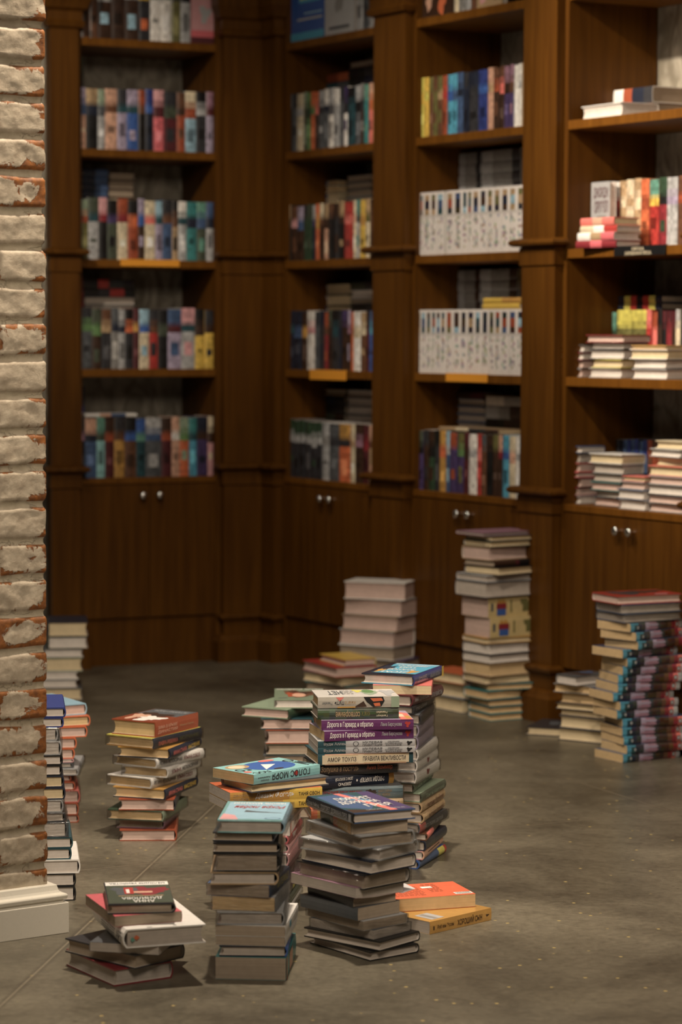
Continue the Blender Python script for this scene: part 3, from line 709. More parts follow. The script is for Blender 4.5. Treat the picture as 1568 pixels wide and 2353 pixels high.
# corner bookcase
upright_face('2', 'A', o2+s2*98, o2+s2*305, 50, .02, .26, .02, 'blue', 'blue book with yellow block lettering shown cover outwards, corner bookcase top shelf', [('F', 'rect', 0, 0, 1, .12, 'cyan'), ('F', 'rect', .25, .52, .9, .95, 'cyan'), ('F', 'rect', .28, .56, .38, .93, 'lemon'), ('F', 'rect', .42, .56, .5, .93, 'lemon'), ('F', 'rect', .55, .56, .63, .93, 'lemon'), ('F', 'rect', .68, .56, .85, .63, 'lemon'), ('F', 'rect', .4, .36, .95, .38, 'sky'), ('F', 'rect', .2, .28, .95, .31, 'silver')])
upright_face('2', 'A', o2+s2*310, o2+s2*475, 50, .02, .26, .02, 'silver', 'grey book shown cover outwards, second from left on corner bookcase top shelf', [('F', 'blot', .2, .3, .8, .9, 'grey', 8), ('F', 'rect', .15, .08, .85, .12, 'slate')])
row('2', 'A', o2, s2, [480, 520, 553, 597, 632], ['grey/silver', 'grey/slate', 'white/silver', 'slate/silver'], 50, .26, first=3)
row('2', 'B', o2, s2, [92, 122, 150, 185, 205, 227, 250, 272, 300, 325, 355, 390, 410, 435, 475, 505, 527, 552, 577, 603, 628], ['slate/black', 'charcoal/slate', 'cream/silver/cream', 'sage/moss', 'green/forest/green', 'orange/green/orange', 'orange/coral/umber', 'silver/charcoal/slate', 'white/navy/slate', 'silver/slate/white', 'white/silver', 'charcoal/slate', 'violet/charcoal/white', 'black/petrol', 'silver/black/slate', 'grey/charcoal/umber', 'jade/teal', 'peach/orange/coral', 'yellow/lemon', 'crimson/maroon'], 260, .207, kindword='paperback', name='paperback_book')
support('2', 'B', 735, 870, 250, .17); flat('2', 'B', 735, 800, 180, .17, .2, [(.028, 'slate/moss', 'F', 'dim'), (.028, 'petrol/slate', 'S', 'dim'), (.03, 'rust/orange', 'S', 'dim')]); flat('2', 'B', 802, 872, 180, .17, .2, [(.03, 'silver/grey', 'F', 'grey'), (.03, 'black/navy', 'S', 'dim'), (.034, 'black/charcoal', 'S', 'dim'), (.022, 'brown/umber', 'F', 'dim')])
row('2', 'C', o2, s2, [88, 115, 150, 185, 205, 235, 252, 276, 300, 325, 355, 385, 415, 462, 480, 503, 535, 560, 590, 622], ['tan/forest/black', 'brown/pink/umber', 'lilac/denim/umber', 'charcoal/forest', 'moss/forest', 'silver/violet/navy', 'orange/gold/orange', 'cream/brown/umber', 'tan/umber/peach', 'brown/black', 'umber/charcoal', 'tan/umber/black', 'red/coral/red', 'cream/peach/cream', 'teal/petrol/silver', 'yellow/gold/yellow', 'tan/olive/cream', 'umber/brown', 'charcoal/umber'], 520, .2, kindword='paperback', name='paperback_book')
support('2', 'C', 672, 865, 500, .17); flat('2', 'C', 668, 716, 445, .17, .2, [(.024, 'denim/slate', 'S', 'grey')]*4); flat('2', 'C', 718, 775, 445, .17, .2, [(.025, 'cream', 'F', 'cream'), (.025, 'tan', 'F', 'cream'), (.025, 'cream', 'F', 'tan'), (.02, 'slate', 'F', 'tan')]); flat('2', 'C', 795, 852, 445, .17, .2, [(.026, 'slate', 'F', 'dim')]*4)
row('2', 'D', o2, s2, [90, 130, 175, 207, 250, 272, 300, 325, 345, 382, 402, 432, 450, 468, 508, 537, 556, 582, 605, 622], ['navy/petrol/navy', 'navy/denim/navy', 'umber/gold/umber', 'white/pink/white', 'charcoal/slate', 'navy/charcoal', 'rust/brown/crimson', 'moss/umber', 'black/petrol/charcoal', 'charcoal/navy', 'violet/umber', 'lilac/mauve/umber', 'orange/rust/orange', 'white/cream/white', 'tan/cream/brown', 'umber/maroon', 'denim/cyan/blue', 'black/umber', 'charcoal/slate'], 785, .21, kindword='paperback', name='paperback_book')
support('2', 'D', 685, 870, 750, .17); flat('2', 'D', 686, 733, 690, .17, .2, [(.024, 'violet/purple', 'S', 'white'), (.04, 'lilac', 'F', 'white'), (.04, 'lilac', 'F', 'white')]); flat('2', 'D', 739, 802, 690, .17, .2, [(.03, 'charcoal', 'F', 'cream'), (.04, 'charcoal', 'F', 'cream'), (.04, 'slate', 'F', 'cream')]); flat('2', 'D', 806, 872, 690, .17, .2, [(.035, 'black/charcoal', 'S', 'dim'), (.02, 'charcoal', 'F', 'dim'), (.03, 'white', 'F', 'white'), (.03, 'moss/charcoal', 'S', 'dim')])
row('2', 'E', o2, s2, [95, 130, 163, 196, 228, 260, 290, 330, 385, 447, 478, 520, 550, 583, 614], ['forest/silver/charcoal', 'forest/silver/charcoal', 'forest/silver/charcoal', 'forest/silver/charcoal', 'forest/silver/charcoal', 'forest/silver/charcoal', 'silver/grey/silver', 'slate/charcoal/slate', 'gold/charcoal/orange', 'cream/tan/cream', 'umber/mauve/umber', 'maroon/crimson/maroon', 'peach/brown/tan', 'umber/mauve/pink'], 1040, .207, kindword='paperback', name='paperback_book')
support('2', 'E', 735, 870, 990, .17); flat('2', 'E', 733, 790, 920, .17, .2, [(.03, 'moss/umber', 'S', 'dim'), (.035, 'black', 'S', 'dim'), (.03, 'navy/black', 'S', 'dim'), (.022, 'tan', 'F', 'dim')]); flat('2', 'E', 796, 862, 920, .17, .2, [(.03, 'slate', 'F', 'grey')]*4)
# white-set bookcase
row('3', 'A', o2, s2, [1035, 1060, 1100, 1128, 1160], ['cream', 'slate/grey', 'charcoal/silver', 'tan/brown'], 20, .25, first=2)
upright_face('3', 'A', o2+s2*835, o2+s2*1033, 30, .02, .25, .02, 'umber', 'brown book with orange figures shown cover outwards, white-set bookcase top shelf', [('F', 'blot', .0, .1, .5, .7, 'peach', 1), ('F', 'blot', .4, .05, .95, .6, 'orange', 2), ('F', 'disc', .65, .45, .95, .7, 'cream')])
upright_face('3', 'A', o2+s2*1165, o2+s2*1310, 20, .02, .25, .02, 'tan', 'tan and pink book shown cover outwards at middle of white-set top shelf', [('F', 'blot', .0, .05, .6, .5, 'pink', 5), ('F', 'blot', .5, .1, 1, .6, 'brown', 6)])
row('3', 'B', o2, s2, [838, 865, 893, 915, 940, 970, 995, 1025, 1052, 1085, 1115, 1170, 1222, 1255, 1287, 1316, 1345, 1370, 1395, 1414], ['lemon/yellow/lemon', 'yellow/lemon/yellow', 'olive/brown', 'brown/olive', 'olive/tan/brown', 'rust/red/rust', 'cyan/blue/cyan', 'cyan/denim/cyan', 'denim/navy/denim', 'charcoal/navy', 'navy/charcoal', 'royal/blue/royal', 'peach/tan/peach', 'brown/rust/umber', 'brown/coral/umber', 'mauve/umber/violet', 'mauve/brown/violet', 'white', 'white/silver/white'], 225, .197, kindword='paperback', name='paperback_book', hj=.003)
upright_face('3', 'B', o2+s2*1420, o2+s2*1472, 225, .02, .2, .02, 'tan', 'tan book shown cover outwards at right end of second shelf, white-set bookcase', [('F', 'blot', .1, .0, .95, .6, 'mauve', 3), ('F', 'blot', .4, .5, .95, .95, 'charcoal', 9)])
row('3', 'C', o2, s2, [822, 865, 905, 938, 982], ['white']*4, 505, .208, style='set', group='white boxed volumes')
row('3', 'C', o2, s2, [992, 1035, 1082, 1112, 1138, 1180, 1222, 1258, 1300, 1345, 1390, 1428, 1467], ['white']*12, 505, .208, style='set', first=5, group='white boxed volumes')
support('3', 'C', 1030, 1200, 500, .17, c='silver')
for xa, xb in ((1000, 1188), (1194, 1412)): flat('3', 'C', o2+s2*xa, o2+s2*xb, 370, .17, .2, [(.036, 'silver/grey/grey/charcoal', 'S', 'grey')]*4)
row('3', 'D', o2, s2, [815, 848, 880, 908, 935, 962, 990, 1028, 1072, 1110, 1152, 1190, 1230, 1265, 1300, 1342, 1390, 1425, 1460], ['white']*18, 785, .21, style='set', group='white boxed volumes')
support('3', 'D', 1030, 1200, 750, .17, c='silver')
for xa, xb in ((985, 1182), (1188, 1395)): flat('3', 'D', o2+s2*xa, o2+s2*xb, 660, .17, .2, [(.036, 'silver/grey/grey/umber', 'S', 'grey')]*4)
flat('3', 'D', o2+s2*1200, o2+s2*1408, 690, .02, .2105, [(.018, 'yellow', 'S', 'white'), (.018, 'yellow/gold', 'S', 'white')], what='resting on the white volumes', W=.13)
row('3', 'E', o2, s2, [805, 830, 860, 890, 925, 950, 985, 1010, 1050, 1085, 1115, 1163, 1187, 1215, 1250, 1280, 1305, 1340, 1375, 1402, 1450], ['black/umber', 'moss/black/violet', 'charcoal/umber', 'umber/black/forest', 'black/charcoal', 'gold/orange/gold', 'sky/silver/denim', 'rust/violet/violet', 'olive/green/violet', 'maroon/umber/maroon', 'white/silver/white', 'red/coral/red', 'slate/brown', 'umber/black', 'olive/umber', 'peach/crimson/umber', 'cyan/blue/cyan', 'cream/peach/cream', 'white/silver/white', 'sky/slate/charcoal'], 1060, .2, kindword='paperback', name='paperback_book')
flat('3', 'E', o2+s2*955, o2+s2*1290, 985, .02, .2015, [(.013, 'tan/cream/charcoal/umber', 'S', 'cream')], what='resting on the standing row', W=.13)
support('3', 'E', 1035, 1200, 1000, .17); flat('3', 'E', o2+s2*1012, o2+s2*1205, 950, .17, .2, [(.026, 'denim/slate', 'F', 'grey')]*4+[(.024, 'umber/maroon', 'S', 'dim')]); flat('3', 'E', o2+s2*1215, o2+s2*1420, 950, .17, .2, [(.04, 'black/umber', 'S', 'dim'), (.045, 'silver/grey/umber', 'S', 'grey'), (.03, 'white/silver', 'S', 'white')])
# rightmost bookcase
def pile(sh, pxc, w, items, z=0, name='pile', yref=None):
    """items bottom to top: (T, colour, kind, A, turn_deg, page, label)"""
    W_, u0, u1 = BAY['4']; n = len(items)
    uc = W_.hit(pxc, yref or {'B': 240, 'C': 540, 'D': 840, 'E': 1100}[sh], w)[0]
    for i, it in enumerate(items):
        T, c, kind, A, tu, pg = it[:6]; cc = c.split('/'); rt = .655 if kind[0] == 'H' else 1/.655
        Wd, Ln = (A, A/rt) if kind[0] == 'H' else (A/rt, A)
        pos = 'topmost' if i == n-1 else ('lowest' if i == 0 else ORD[i+1]+' up')
        lab = it[6] if len(it) > 6 else f"{col_word(cc[0])} book, {pos} of {name}, {SHN[sh]} shelf of rightmost bookcase"
        e = empty('hardcover_book', W_.loc(uc+random.uniform(-.006, .006), w+random.uniform(-.004, .004), SHZ[sh]+z), W_.rz+math.radians(tu), label=lab, cat='book', group='loose piles on the rightmost bookcase')
        bd = [((k+1)/len(cc), q) for k, q in enumerate(cc)] if len(cc) > 1 else None
        make_book(e, kind, Wd, Ln, T-.0003, cov=cc[0], bands=bd, page=pg, bulge=.003); z += T
pile('B', 1425, .09, [(.04, 'white', 'F', .21, -3, 'white', 'thick white box-like book lying alone on second shelf of rightmost bookcase')])
pile('B', 1492, .24, [(.05, 'brown/navy/gold/brown', 'S', .2, 0, 'dim', 'brown book with colourful spine, lower of two behind the white book'), (.05, 'white/rust/navy/charcoal', 'S', .2, 0, 'dim', 'red and black spined book lying topmost behind the thick white book')], z=.0)
upright_face('4', 'C', 1325, 1402, 490, .088, .205, .025, 'silver', 'white book with maroon capital lettering shown cover outwards on third shelf', [('F', 'text', .15, .74, .92, .92, 'maroon', 'ДЖОРДЖ'), ('F', 'text', .2, .54, .9, .72, 'maroon', 'ОРУЭЛЛ'), ('F', 'rect', .32, .36, .8, .5, 'grey'), ('F', 'blot', .05, .0, .5, .35, 'slate', 3)])
row('4', 'C', o3, s3, [832, 878, 915, 980, 1045, 1108, 1180, 1262, 1332, 1425, 1473, 1530], ['navy/petrol/navy', 'white/red/crimson', 'tan/cream/tan', 'cream/tan/cream', 'tan/cream/tan', 'orange/rust/orange', 'jade/yellow/red', 'forest/black/crimson', 'silver/lilac/silver', 'brown/rust/brown', 'brown/umber'], 480, .21, w0=.13, first=2, kindword='paperback', name='paperback_book')
pile('C', 1400, .032, [(.022, 'crimson/rose/crimson', 'S', .17, 8, 'white'), (.024, 'white/tan/rose', 'S', .165, 4, 'white'), (.02, 'cream/white/red', 'S', .16, 6, 'white'), (.024, 'coral/peach/coral', 'S', .155, 3, 'cream')], name='low pile')
row('4', 'D', o3, s3, [790, 855, 892, 1020, 1155, 1200, 1248, 1290, 1325, 1372, 1410, 1450, 1500], ['rust/brown', 'jade/forest', 'lemon/olive/charcoal', 'lemon/olive/charcoal', 'coral/red', 'rust/coral', 'black/umber', 'maroon/black', 'maroon/crimson', 'maroon/umber', 'silver/cream', 'charcoal'], 755, .205, w0=.17, kindword='paperback', name='paperback_book')
flat('4', 'D', o3+s3*912, o3+s3*1285, 700, .175, .2055, [(.022, 'navy/lemon/red/black/red/lemon/navy', 'S', 'dim'), (.022, 'navy/lemon/red/black/red/lemon/navy', 'S', 'dim')], what='with yellow-red stripes')
pile('D', 1334, .085, [(.026, 'silver', 'F', .12, 2, 'pinkish'), (.026, 'charcoal', 'F', .12, 0, 'pinkish'), (.024, 'crimson', 'F', .125, 3, 'white'), (.024, 'slate', 'F', .12, 0, 'white')], name='left pile')
pile('D', 1420, .085, [(.03, 'silver', 'F', .145, 4, 'white'), (.026, 'lemon', 'F', .14, 2, 'cream'), (.03, 'slate', 'F', .15, 5, 'white'), (.02, 'black', 'F', .15, 3, 'white'), (.024, 'crimson', 'F', .17, 3, 'pinkish')], name='middle pile')
pile('D', 1520, .085, [(.03, 'silver', 'F', .15, 4, 'white'), (.028, 'charcoal', 'F', .15, 2, 'white'), (.03, 'white', 'F', .16, 5, 'cream'), (.012, 'gold', 'F', .155, 3, 'cream')], name='right pile')
row('4', 'E', o3, s3, [760, 800, 840, 880, 915, 950, 985, 1015, 1050, 1085, 1120, 1160, 1200, 1262, 1310, 1360, 1410, 1460], ['navy', 'charcoal/navy', 'navy/slate', 'charcoal/navy', 'navy/black', 'denim/navy', 'royal/navy', 'denim/navy', 'royal/navy', 'denim/blue', 'royal/denim', 'rust/brown', 'brown/rust', 'maroon/umber', 'navy/maroon', 'navy/petrol', 'petrol/navy'], 1040, .2, w0=.19)
pile('E', 1327, .085, [(.024, 'silver', 'F', .14, 2, 'white'), (.026, 'crimson', 'F', .125, -2, 'pinkish'), (.03, 'maroon', 'F', .12, 2, 'pinkish'), (.018, 'rose', 'F', .13, 0, 'pinkish'), (.028, 'coral', 'F', .135, 3, 'pinkish'), (.03, 'slate', 'F', .13, 0, 'grey'), (.022, 'denim', 'F', .15, 4, 'white')], name='left pile')
pile('E', 1418, .085, [(.026, 'slate', 'F', .12, 2, 'pinkish'), (.022, 'navy', 'F', .12, -2, 'grey'), (.026, 'teal', 'F', .14, 2, 'pinkish'), (.026, 'black', 'F', .14, 0, 'grey'), (.03, 'silver', 'F', .135, 5, 'grey'), (.03, 'white', 'F', .15, 4, 'cream')], name='middle pile')
pile('E', 1475, .06, [(.03, 'silver', 'F', .12, 2, 'white'), (.03, 'denim', 'F', .125, 0, 'white'), (.024, 'silver', 'F', .11, 2, 'pinkish'), (.016, 'coral', 'F', .1, 3, 'cream')], name='low front pile')
pile('E', 1560, .085, [(.024, 'silver', 'F', .15, 2, 'pinkish'), (.026, 'slate', 'F', .16, 0, 'pinkish'), (.03, 'charcoal', 'F', .16, 2, 'white'), (.026, 'silver', 'F', .155, 3, 'pinkish'), (.03, 'coral', 'F', .15, 3, 'cream'), (.026, 'tan', 'F', .12, 5, 'cream'), (.024, 'silver', 'F', .15, -3, 'white'), (.024, 'cream', 'F', .12, 3, 'cream')], name='tall right pile')
# shelf labels -----------------------------------------------------
M_AMB = plain('amber_plastic', lin((.90, .62, .22)), .4); M_BLK = plain('black_plastic', lin((.07, .07, .08)), .4)
def shelf_label(bay, sh, pxl, pxr, yref, h, mat, label, dz, text=None):
    W_, u0, u1 = BAY[bay]; ua, ub = W_.hit(pxl, yref)[0], W_.hit(pxr, yref)[0]; w = ub-ua
    e = empty('shelf_label', W_.loc((ua+ub)/2, -.0045, SHZ[sh]+dz), W_.rz, label=label, cat='shelf label', group='plastic shelf labels')
    mb = MB(); mb.box(-w/2, w/2, -.002, .002, -h, 0); mb.build('label_plate', mat, e, bevel=.0015)
    mb = MB(); mb.box(-w/2, w/2, -.002, .008, .0, .0015); mb.build('clip', mat, e)
    if text:
        ink = MB()
        for (s_, u0_, u1_, v0, v1) in text:
            V, P = text_mesh(s_, 0, .01); i = len(ink.v)
            for x, y in V: ink.v.append((-w/2+w*(u0_+(u1_-u0_)*x), -.0027, -h+h*(v0+(v1-v0)*y)))
            for p in P: ink.f.append(tuple(i+k for k in p)); ink.c.append(C_('cream'))
        ink.build('lettering', M_INK, e)
shelf_label('1', 'C', 276, 412, 606, .024, M_AMB, 'amber plastic shelf label on the third shelf edge of the left bookcase', .0005)
shelf_label('2', 'D', 715, 798, 865, .034, M_AMB, 'amber plastic shelf label on the fourth shelf edge of the corner bookcase', .0005)
shelf_label('3', 'D', 1028, 1123, 870, .026, M_AMB, 'amber plastic shelf label below the lower row of white volumes', .0005)
shelf_label('4', 'C', 1415, 1533, 575, .028, M_BLK, 'black shelf label with pale lettering on third shelf edge of rightmost bookcase', .0005, [('ПРОЗА', .36, .6, .55, .88), ('ЗАРУБЕЖНАЯ ПРОЗА', .22, .74, .08, .45)])
# ------------------------------------------------------------------ stacks on the floor
def n_(c, hard=True, **k): return c
TX = 'text'
# front left loose pile
s = 'front left pile'
stack(s, 2267, 2081, [
 (40, 152.5, 262, 398, 'HR', 'crimson', dict(page='grey', d='low hardback with bright red covers')),
 (34, 150, 310, 425, 'HR', 'charcoal', dict(page='dim', d='thick dark-covered hardback')),
 (22, 205, 365, 437, 'F', 'slate', dict(hard=False, page='grey', d='thin paperback jutting forward with grey pages', th=1.0)),
 (44, 213, 282, 473, 'HL', 'white', dict(page='grey', spine='white', bulge=.007, d='large white art book with two coloured stickers', A=.153, th=.22, dec=[
   ('F', 'poly', 0, 0, 0, 0, 'orange', [(.13, .52), (.17, .40), (.205, .55), (.16, .68)]), ('F', 'poly', 0, 0, 0, 0, 'jade', [(.09, .46), (.115, .30), (.15, .42), (.12, .58)]),
   ('T', 'rect', .3, .02, .36, .035, 'charcoal'), ('T', 'rect', .62, .03, .66, .045, 'charcoal'), ('L', 'text', .80, .25, .97, .8, 'charcoal', 'АРТ'), ('L', 'lines', .3, .2, .75, .7, 'slate', 4)])),
 (25, 196.5, 264, 419, 'HR', 'rose', dict(hard=False, page='dim', d='pink-topped paperback with grey page edges', th=.28)),
 (24, 238, 248, 405, 'HR', 'charcoal', dict(page='dim', bulge=.006, d='dark hardback with red house on cover', th=.05, mat=M_GLO, dec=[
   ('T', 'rect', .02, .84, .97, 1, 'white'), ('T', TX, .08, .875, .92, .965, 'slate', 'МЕЛОДИЯ УБИЙСТВА', True), ('T', 'rect', .02, .03, .97, .84, 'moss'), ('T', 'blot', .3, .35, .98, .82, 'crimson', 3), ('T', 'blot', .05, .4, .5, .8, 'slate', 6),
   ('T', 'rect', .28, .44, .42, .74, 'red'), ('T', 'rect', .31, .48, .36, .66, 'white'), ('T', 'rect', .42, .48, .7, .56, 'peach'), ('T', 'rect', .18, .34, .85, .365, 'tan'), ('T', TX, .38, .05, .7, .17, 'white', 'АННА', True), ('T', TX, .22, .19, .82, .31, 'white', 'ДАНИЛОВА', True)])),
], side=1, th0=.5)
# front stack
s = 'pale-blue-topped stack'
stack(s, 2253, 1887, [
 (52, 495, 659, 681, 'HR', 'teal', dict(hard=False, page='dim', d='very thick paperback with teal and orange spine', dec=[('R', 'rect', .3, .1, .62, .9, 'peach'), ('R', 'rect', .0, 0, .06, 1, 'orange')])),
 (26, 504, 662, 674, 'HR', 'navy', dict(page='grey', d='hardback with dark blue covers', spine='blue')),
 (22, 496, 657, 684, 'HR', 'silver', dict(hard=False, page='dim', d='grey-paged paperback with white spine', spine='white')),
 (25, 495, 657, 686, 'HR', 'white', dict(hard=False, page='dim', d='white-covered paperback with blue note on the spine', dec=[('R', 'rect', .3, .2, .42, .8, 'cyan')])),
 (31, 499, 655, 664, 'HR', 'silver', dict(page='grey', wrap=1, d='shrink-wrapped hardback')),
 (33, 488, 633, 667, 'HR', 'silver', dict(hard=False, page='tan', wrap=1, d='cream-paged book in silvery wrap', spine='silver')),
 (29, 477, 620, 667, 'HR', 'denim', dict(hard=False, page='dim', d='book with dusky blue spine', wrap=1, dec=[('R', TX, .35, .2, .9, .8, 'lemon', 'МАТЕРИАЛ')])),
 (30, 484, 641, 645, 'HR', 'tan', dict(page='grey', bulge=.006, d='cream-covered hardback')),
 (43, 491, 648, 654, 'HR', 'black', dict(page='dim', wrap=1, bulge=.007, d='thick black hardback in plastic wrap')),
 (24, 490, 647, 652, 'HR', 'black', dict(page='dim', bulge=.006, d='thin black hardback')),
 (22, 489, 633, 655, 'HR', 'charcoal', dict(page='dim', d='grey-paged dark hardback')),
 (30, 500, 656, 674, 'HR', 'aqua', dict(page='grey', bulge=.006, mat=M_GLO, wrap=1, spine='sky', d='pale blue hardback with red script title', dec=[
   ('T', 'rect', .05, .05, .95, .95, 'sky'), ('T', 'poly', 0, 0, 0, 0, 'pink', [(.02, .03), (.3, .03), (.22, .25), (.04, .33)]), ('T', TX, .15, .6, .92, .78, 'red', 'Искра любви', True, .3), ('T', TX, .12, .84, .9, .93, 'white', 'НИКОЛЬ МАККЕНЗИ', True),
   ('T', 'poly', 0, 0, 0, 0, 'slate', [(.33, .42), (.9, .38), (.9, .395), (.5, .47), (.35, .52)]), ('T', 'disc', .68, .04, .92, .15, 'denim'), ('T', 'disc', .7, .055, .9, .135, 'sky')])),
], side=-1, th0=.06, A0=.132)
# yellow stack behind it
s = 'turquoise-topped stack'
stack(s, 2112, 1780, [
 (14, None, 664, 692, 'HR', 'slate', dict(side=-1, th=.2, page='grey', d='grey hardback', A=.13)),
 (13, None, 666, 694, 'HR', 'white', dict(side=-1, th=.2, page='grey', wrap=1, d='pale wrapped book', A=.13)),
 (22, None, 668, 698, 'HR', 'moss', dict(side=-1, th=.2, page='dim', d='dark olive hardback', A=.13)),
 (20, None, 664, 692, 'HR', 'charcoal', dict(side=-1, th=.2, page='dim', d='dark hardback with green lettering', dec=[('R', TX, .3, .2, .9, .8, 'lemon', 'МОРЕ')])),
 (26, None, 667, 690, 'HR', 'mauve', dict(side=-1, th=.2, page='grey', wrap=1, d='mauve wrapped hardback')),
 (22, None, 668, 690, 'HR', 'maroon', dict(side=-1, th=.2, page='dim', wrap=1, d='dark plum hardback')),
 (29, None, 665, 697, 'HR', 'silver', dict(side=-1, th=.2, page='grey', wrap=1, d='pink and grey wrapped hardback', spine='pink')),
 (20, None, 665, 694, 'HR', 'pink', dict(side=-1, th=.2, page='grey', d='bright pink hardback', spine='pink')),
 (18, None, 664, 696, 'HR', 'rose', dict(side=-1, th=.2, page='grey', wrap=1, d='rose pink hardback in plastic', dec=[('R', 'blot', .2, .2, .6, .9, 'white', 4)])),
 (34, None, 668, 692, 'HR', 'white', dict(side=-1, th=.2, hard=False, page='white', d='thick white-spined book', dec=[('R', TX, .3, .3, .8, .6, 'charcoal', 'ЛУ ИН'), ('R', 'rect', 0, 0, .06, 1, 'orange')])),
 (16, None, 672, 706, 'HR', 'umber', dict(side=-1, th=.2, page='tan', wrap=1, d='brown glossy hardback')),
 (20, 481, 529, 741, 'S', 'gold', dict(hard=False, page='white', edgecol=None, spine='gold', th=.33, d='lower of two yellow-spined books', back='yellow', bands=[(.6, 'gold'), (1, 'yellow')], dec=[('F', TX, .74, .25, .97, .7, 'black', 'ТАНЯ СВОН')])),
 (23, 481, 529, 741, 'S', 'orange', dict(hard=False, page='white', th=.33, spine='gold', d='upper of two yellow-spined books', back='yellow', bands=[(.62, 'gold'), (.7, 'yellow'), (1, 'yellow')], dec=[('F', TX, .03, .52, .24, .82, 'tan', 'ДВОЙНАЯ'), ('F', TX, .03, .15, .2, .45, 'tan', 'ЖИЗНЬ'), ('F', TX, .27, .2, .69, .85, 'white', 'Дианы Фогель', False, .25), ('F', TX, .74, .32, .97, .66, 'charcoal', 'ТАНЯ СВОН')])),
 (20, 508, 578, 756, 'F', 'slate', dict(page='cream', th=.5, d='grey-blue hardback with its cream page edge facing out', back='denim')),
 (22, 489, 584, 736, 'S', 'aqua', dict(hard=False, page='tan', th=.75, d='turquoise paperback with blue oval and moon on cover', dec=[
   ('F', TX, .27, .2, .84, .85, 'charcoal', 'ГОЛОС МОРЯ', True), ('F', 'disc', .60, .26, .655, .78, 'red'), ('F', TX, .06, .5, .24, .7, 'slate', 'Адриенна', True), ('F', TX, .1, .22, .22, .42, 'slate', 'Окоро', True),
   ('T', 'disc', .22, .12, .86, .90, 'blue'), ('T', 'disc', .06, .58, .36, .92, 'tan'), ('T', 'disc', .1, .62, .3, .88, 'cream'), ('T', 'poly', 0, 0, 0, 0, 'white', [(.34, .25), (.52, .68), (.66, .55)]), ('T', 'disc', .62, .80, .84, .97, 'coral'), ('T', 'disc', .03, .2, .12, .34, 'coral'), ('T', 'disc', .42, .14, .56, .24, 'umber'),
   ('T', TX, .03, .36, .2, .56, 'charcoal', 'ГО', True), ('T', TX, .06, .02, .3, .16, 'charcoal', 'ЛОС', True), ('T', TX, .88, .1, .98, .5, 'charcoal', 'М', True), ('T', TX, .84, .55, .98, .72, 'charcoal', 'О', True)])),
], side=1, th0=.3)
STACK_S5 = len(STACKED)
# the row of stacks seen from here: fix the hidden lower books turning right faces to the viewer is handled by 'side'
# centre front stack
s = 'front centre stack'
stack(s, 2209.5, 1867, [
 (20, 713, 851, 964, 'HR', 'black', dict(page='grey', d='slim black hardback', th=.65)),
 (21, 699, 873, 966, 'HR', 'black', dict(page='grey', d='black hardback with brown-topped cover', th=.7)),
 (20, 714, 859, 943, 'HR', 'slate', dict(hard=False, page='grey', wrap=1, d='pale crinkled wrapped book', th=.7)),
 (20, 707, 835.5, 936.5, 'HR', 'silver', dict(hard=False, page='dim', wrap=1, d='wrapped paperback with fanned edge', th=.65)),
 (27, 690, 822, 919, 'HL', 'slate', dict(hard=False, page='dim', d='thick dim paperback', th=.65)),
 (18, 707, 811, 910, 'HL', 'charcoal', dict(hard=False, page='dim', d='grey-paged paperback with dark top', th=.6)),
 (22, 668, 818, 928, 'HR', 'mauve', dict(hard=False, page='grey', bend=.006, d='warped paperback curling up at its left end', th=.7)),
 (32, 682, 835.5, 943, 'HR', 'black', dict(page='dim', wrap=1, bulge=.006, d='thick black hardback in clear wrap', th=.65)),
 (28, 694, 853, 957, 'HR', 'navy', dict(page='grey', d='hardback with dark blue covers', th=.65)),
 (25, 690.6, 872, 962, 'HR', 'silver', dict(page='grey', wrap=1, d='silvery wrapped book', th=.7)),
 (28, 706, 827, 954, 'HR', 'silver', dict(page='dim', wrap=1, d='crumpled plastic-wrapped hardback', th=.6)),
 (26, 736, 806.5, 937.5, 'HL', 'slate', dict(hard=False, page='dim', spine='moss', d='paperback with orange and green spine', bands=[(.45, 'gold'), (.55, 'orange'), (1, 'moss')], th=.35, dec=[('L', TX, .35, .2, .9, .75, 'cream', 'ЧУЖОВСКОЙ ВОЙ')])),
 (22, 703, 809, 955, 'HL', 'denim', dict(page='grey', spine='black', mat=M_GLO, edgecol=C_('black'), th=.42, d='dark blue and plum hardback with orange stripe', dec=[
   ('T', 'rect', .04, .02, .99, .99, 'petrol'), ('T', 'poly', 0, 0, 0, 0, 'denim', [(.05, .3), (.4, .12), (.75, .5), (.6, .95), (.1, .9)]), ('T', 'poly', 0, 0, 0, 0, 'violet', [(.6, .02), (.99, .02), (.99, .98), (.8, .98)]), ('T', 'poly', 0, 0, 0, 0, 'umber', [(.04, .02), (.6, .02), (.4, .1), (.05, .2)]),
   ('T', 'poly', 0, 0, 0, 0, 'coral', [(.62, .02), (.74, .02), (.52, .98), (.42, .98)]), ('T', 'poly', 0, 0, 0, 0, 'cyan', [(.35, .7), (.7, .52), (.72, .55), (.36, .76)]),
   ('T', TX, .25, .62, .8, .76, 'white', 'ПОРТРЕТ'), ('T', TX, .18, .42, .8, .58, 'white', 'ДОРИАНА'), ('T', TX, .45, .24, .85, .38, 'white', 'ГРЕЯ'), ('T', TX, .3, .07, .9, .13, 'silver', 'ОСКАР УАЙЛЬД'),
   ('L', TX, .04, .3, .3, .75, 'silver', 'Оскар Уайльд'), ('L', TX, .34, .2, .9, .8, 'silver', 'ПОРТРЕТ ДОРИАНА ГРЕЯ'), ('L', 'rect', .93, .15, .98, .85, 'silver')])),
], side=1, th0=.6)
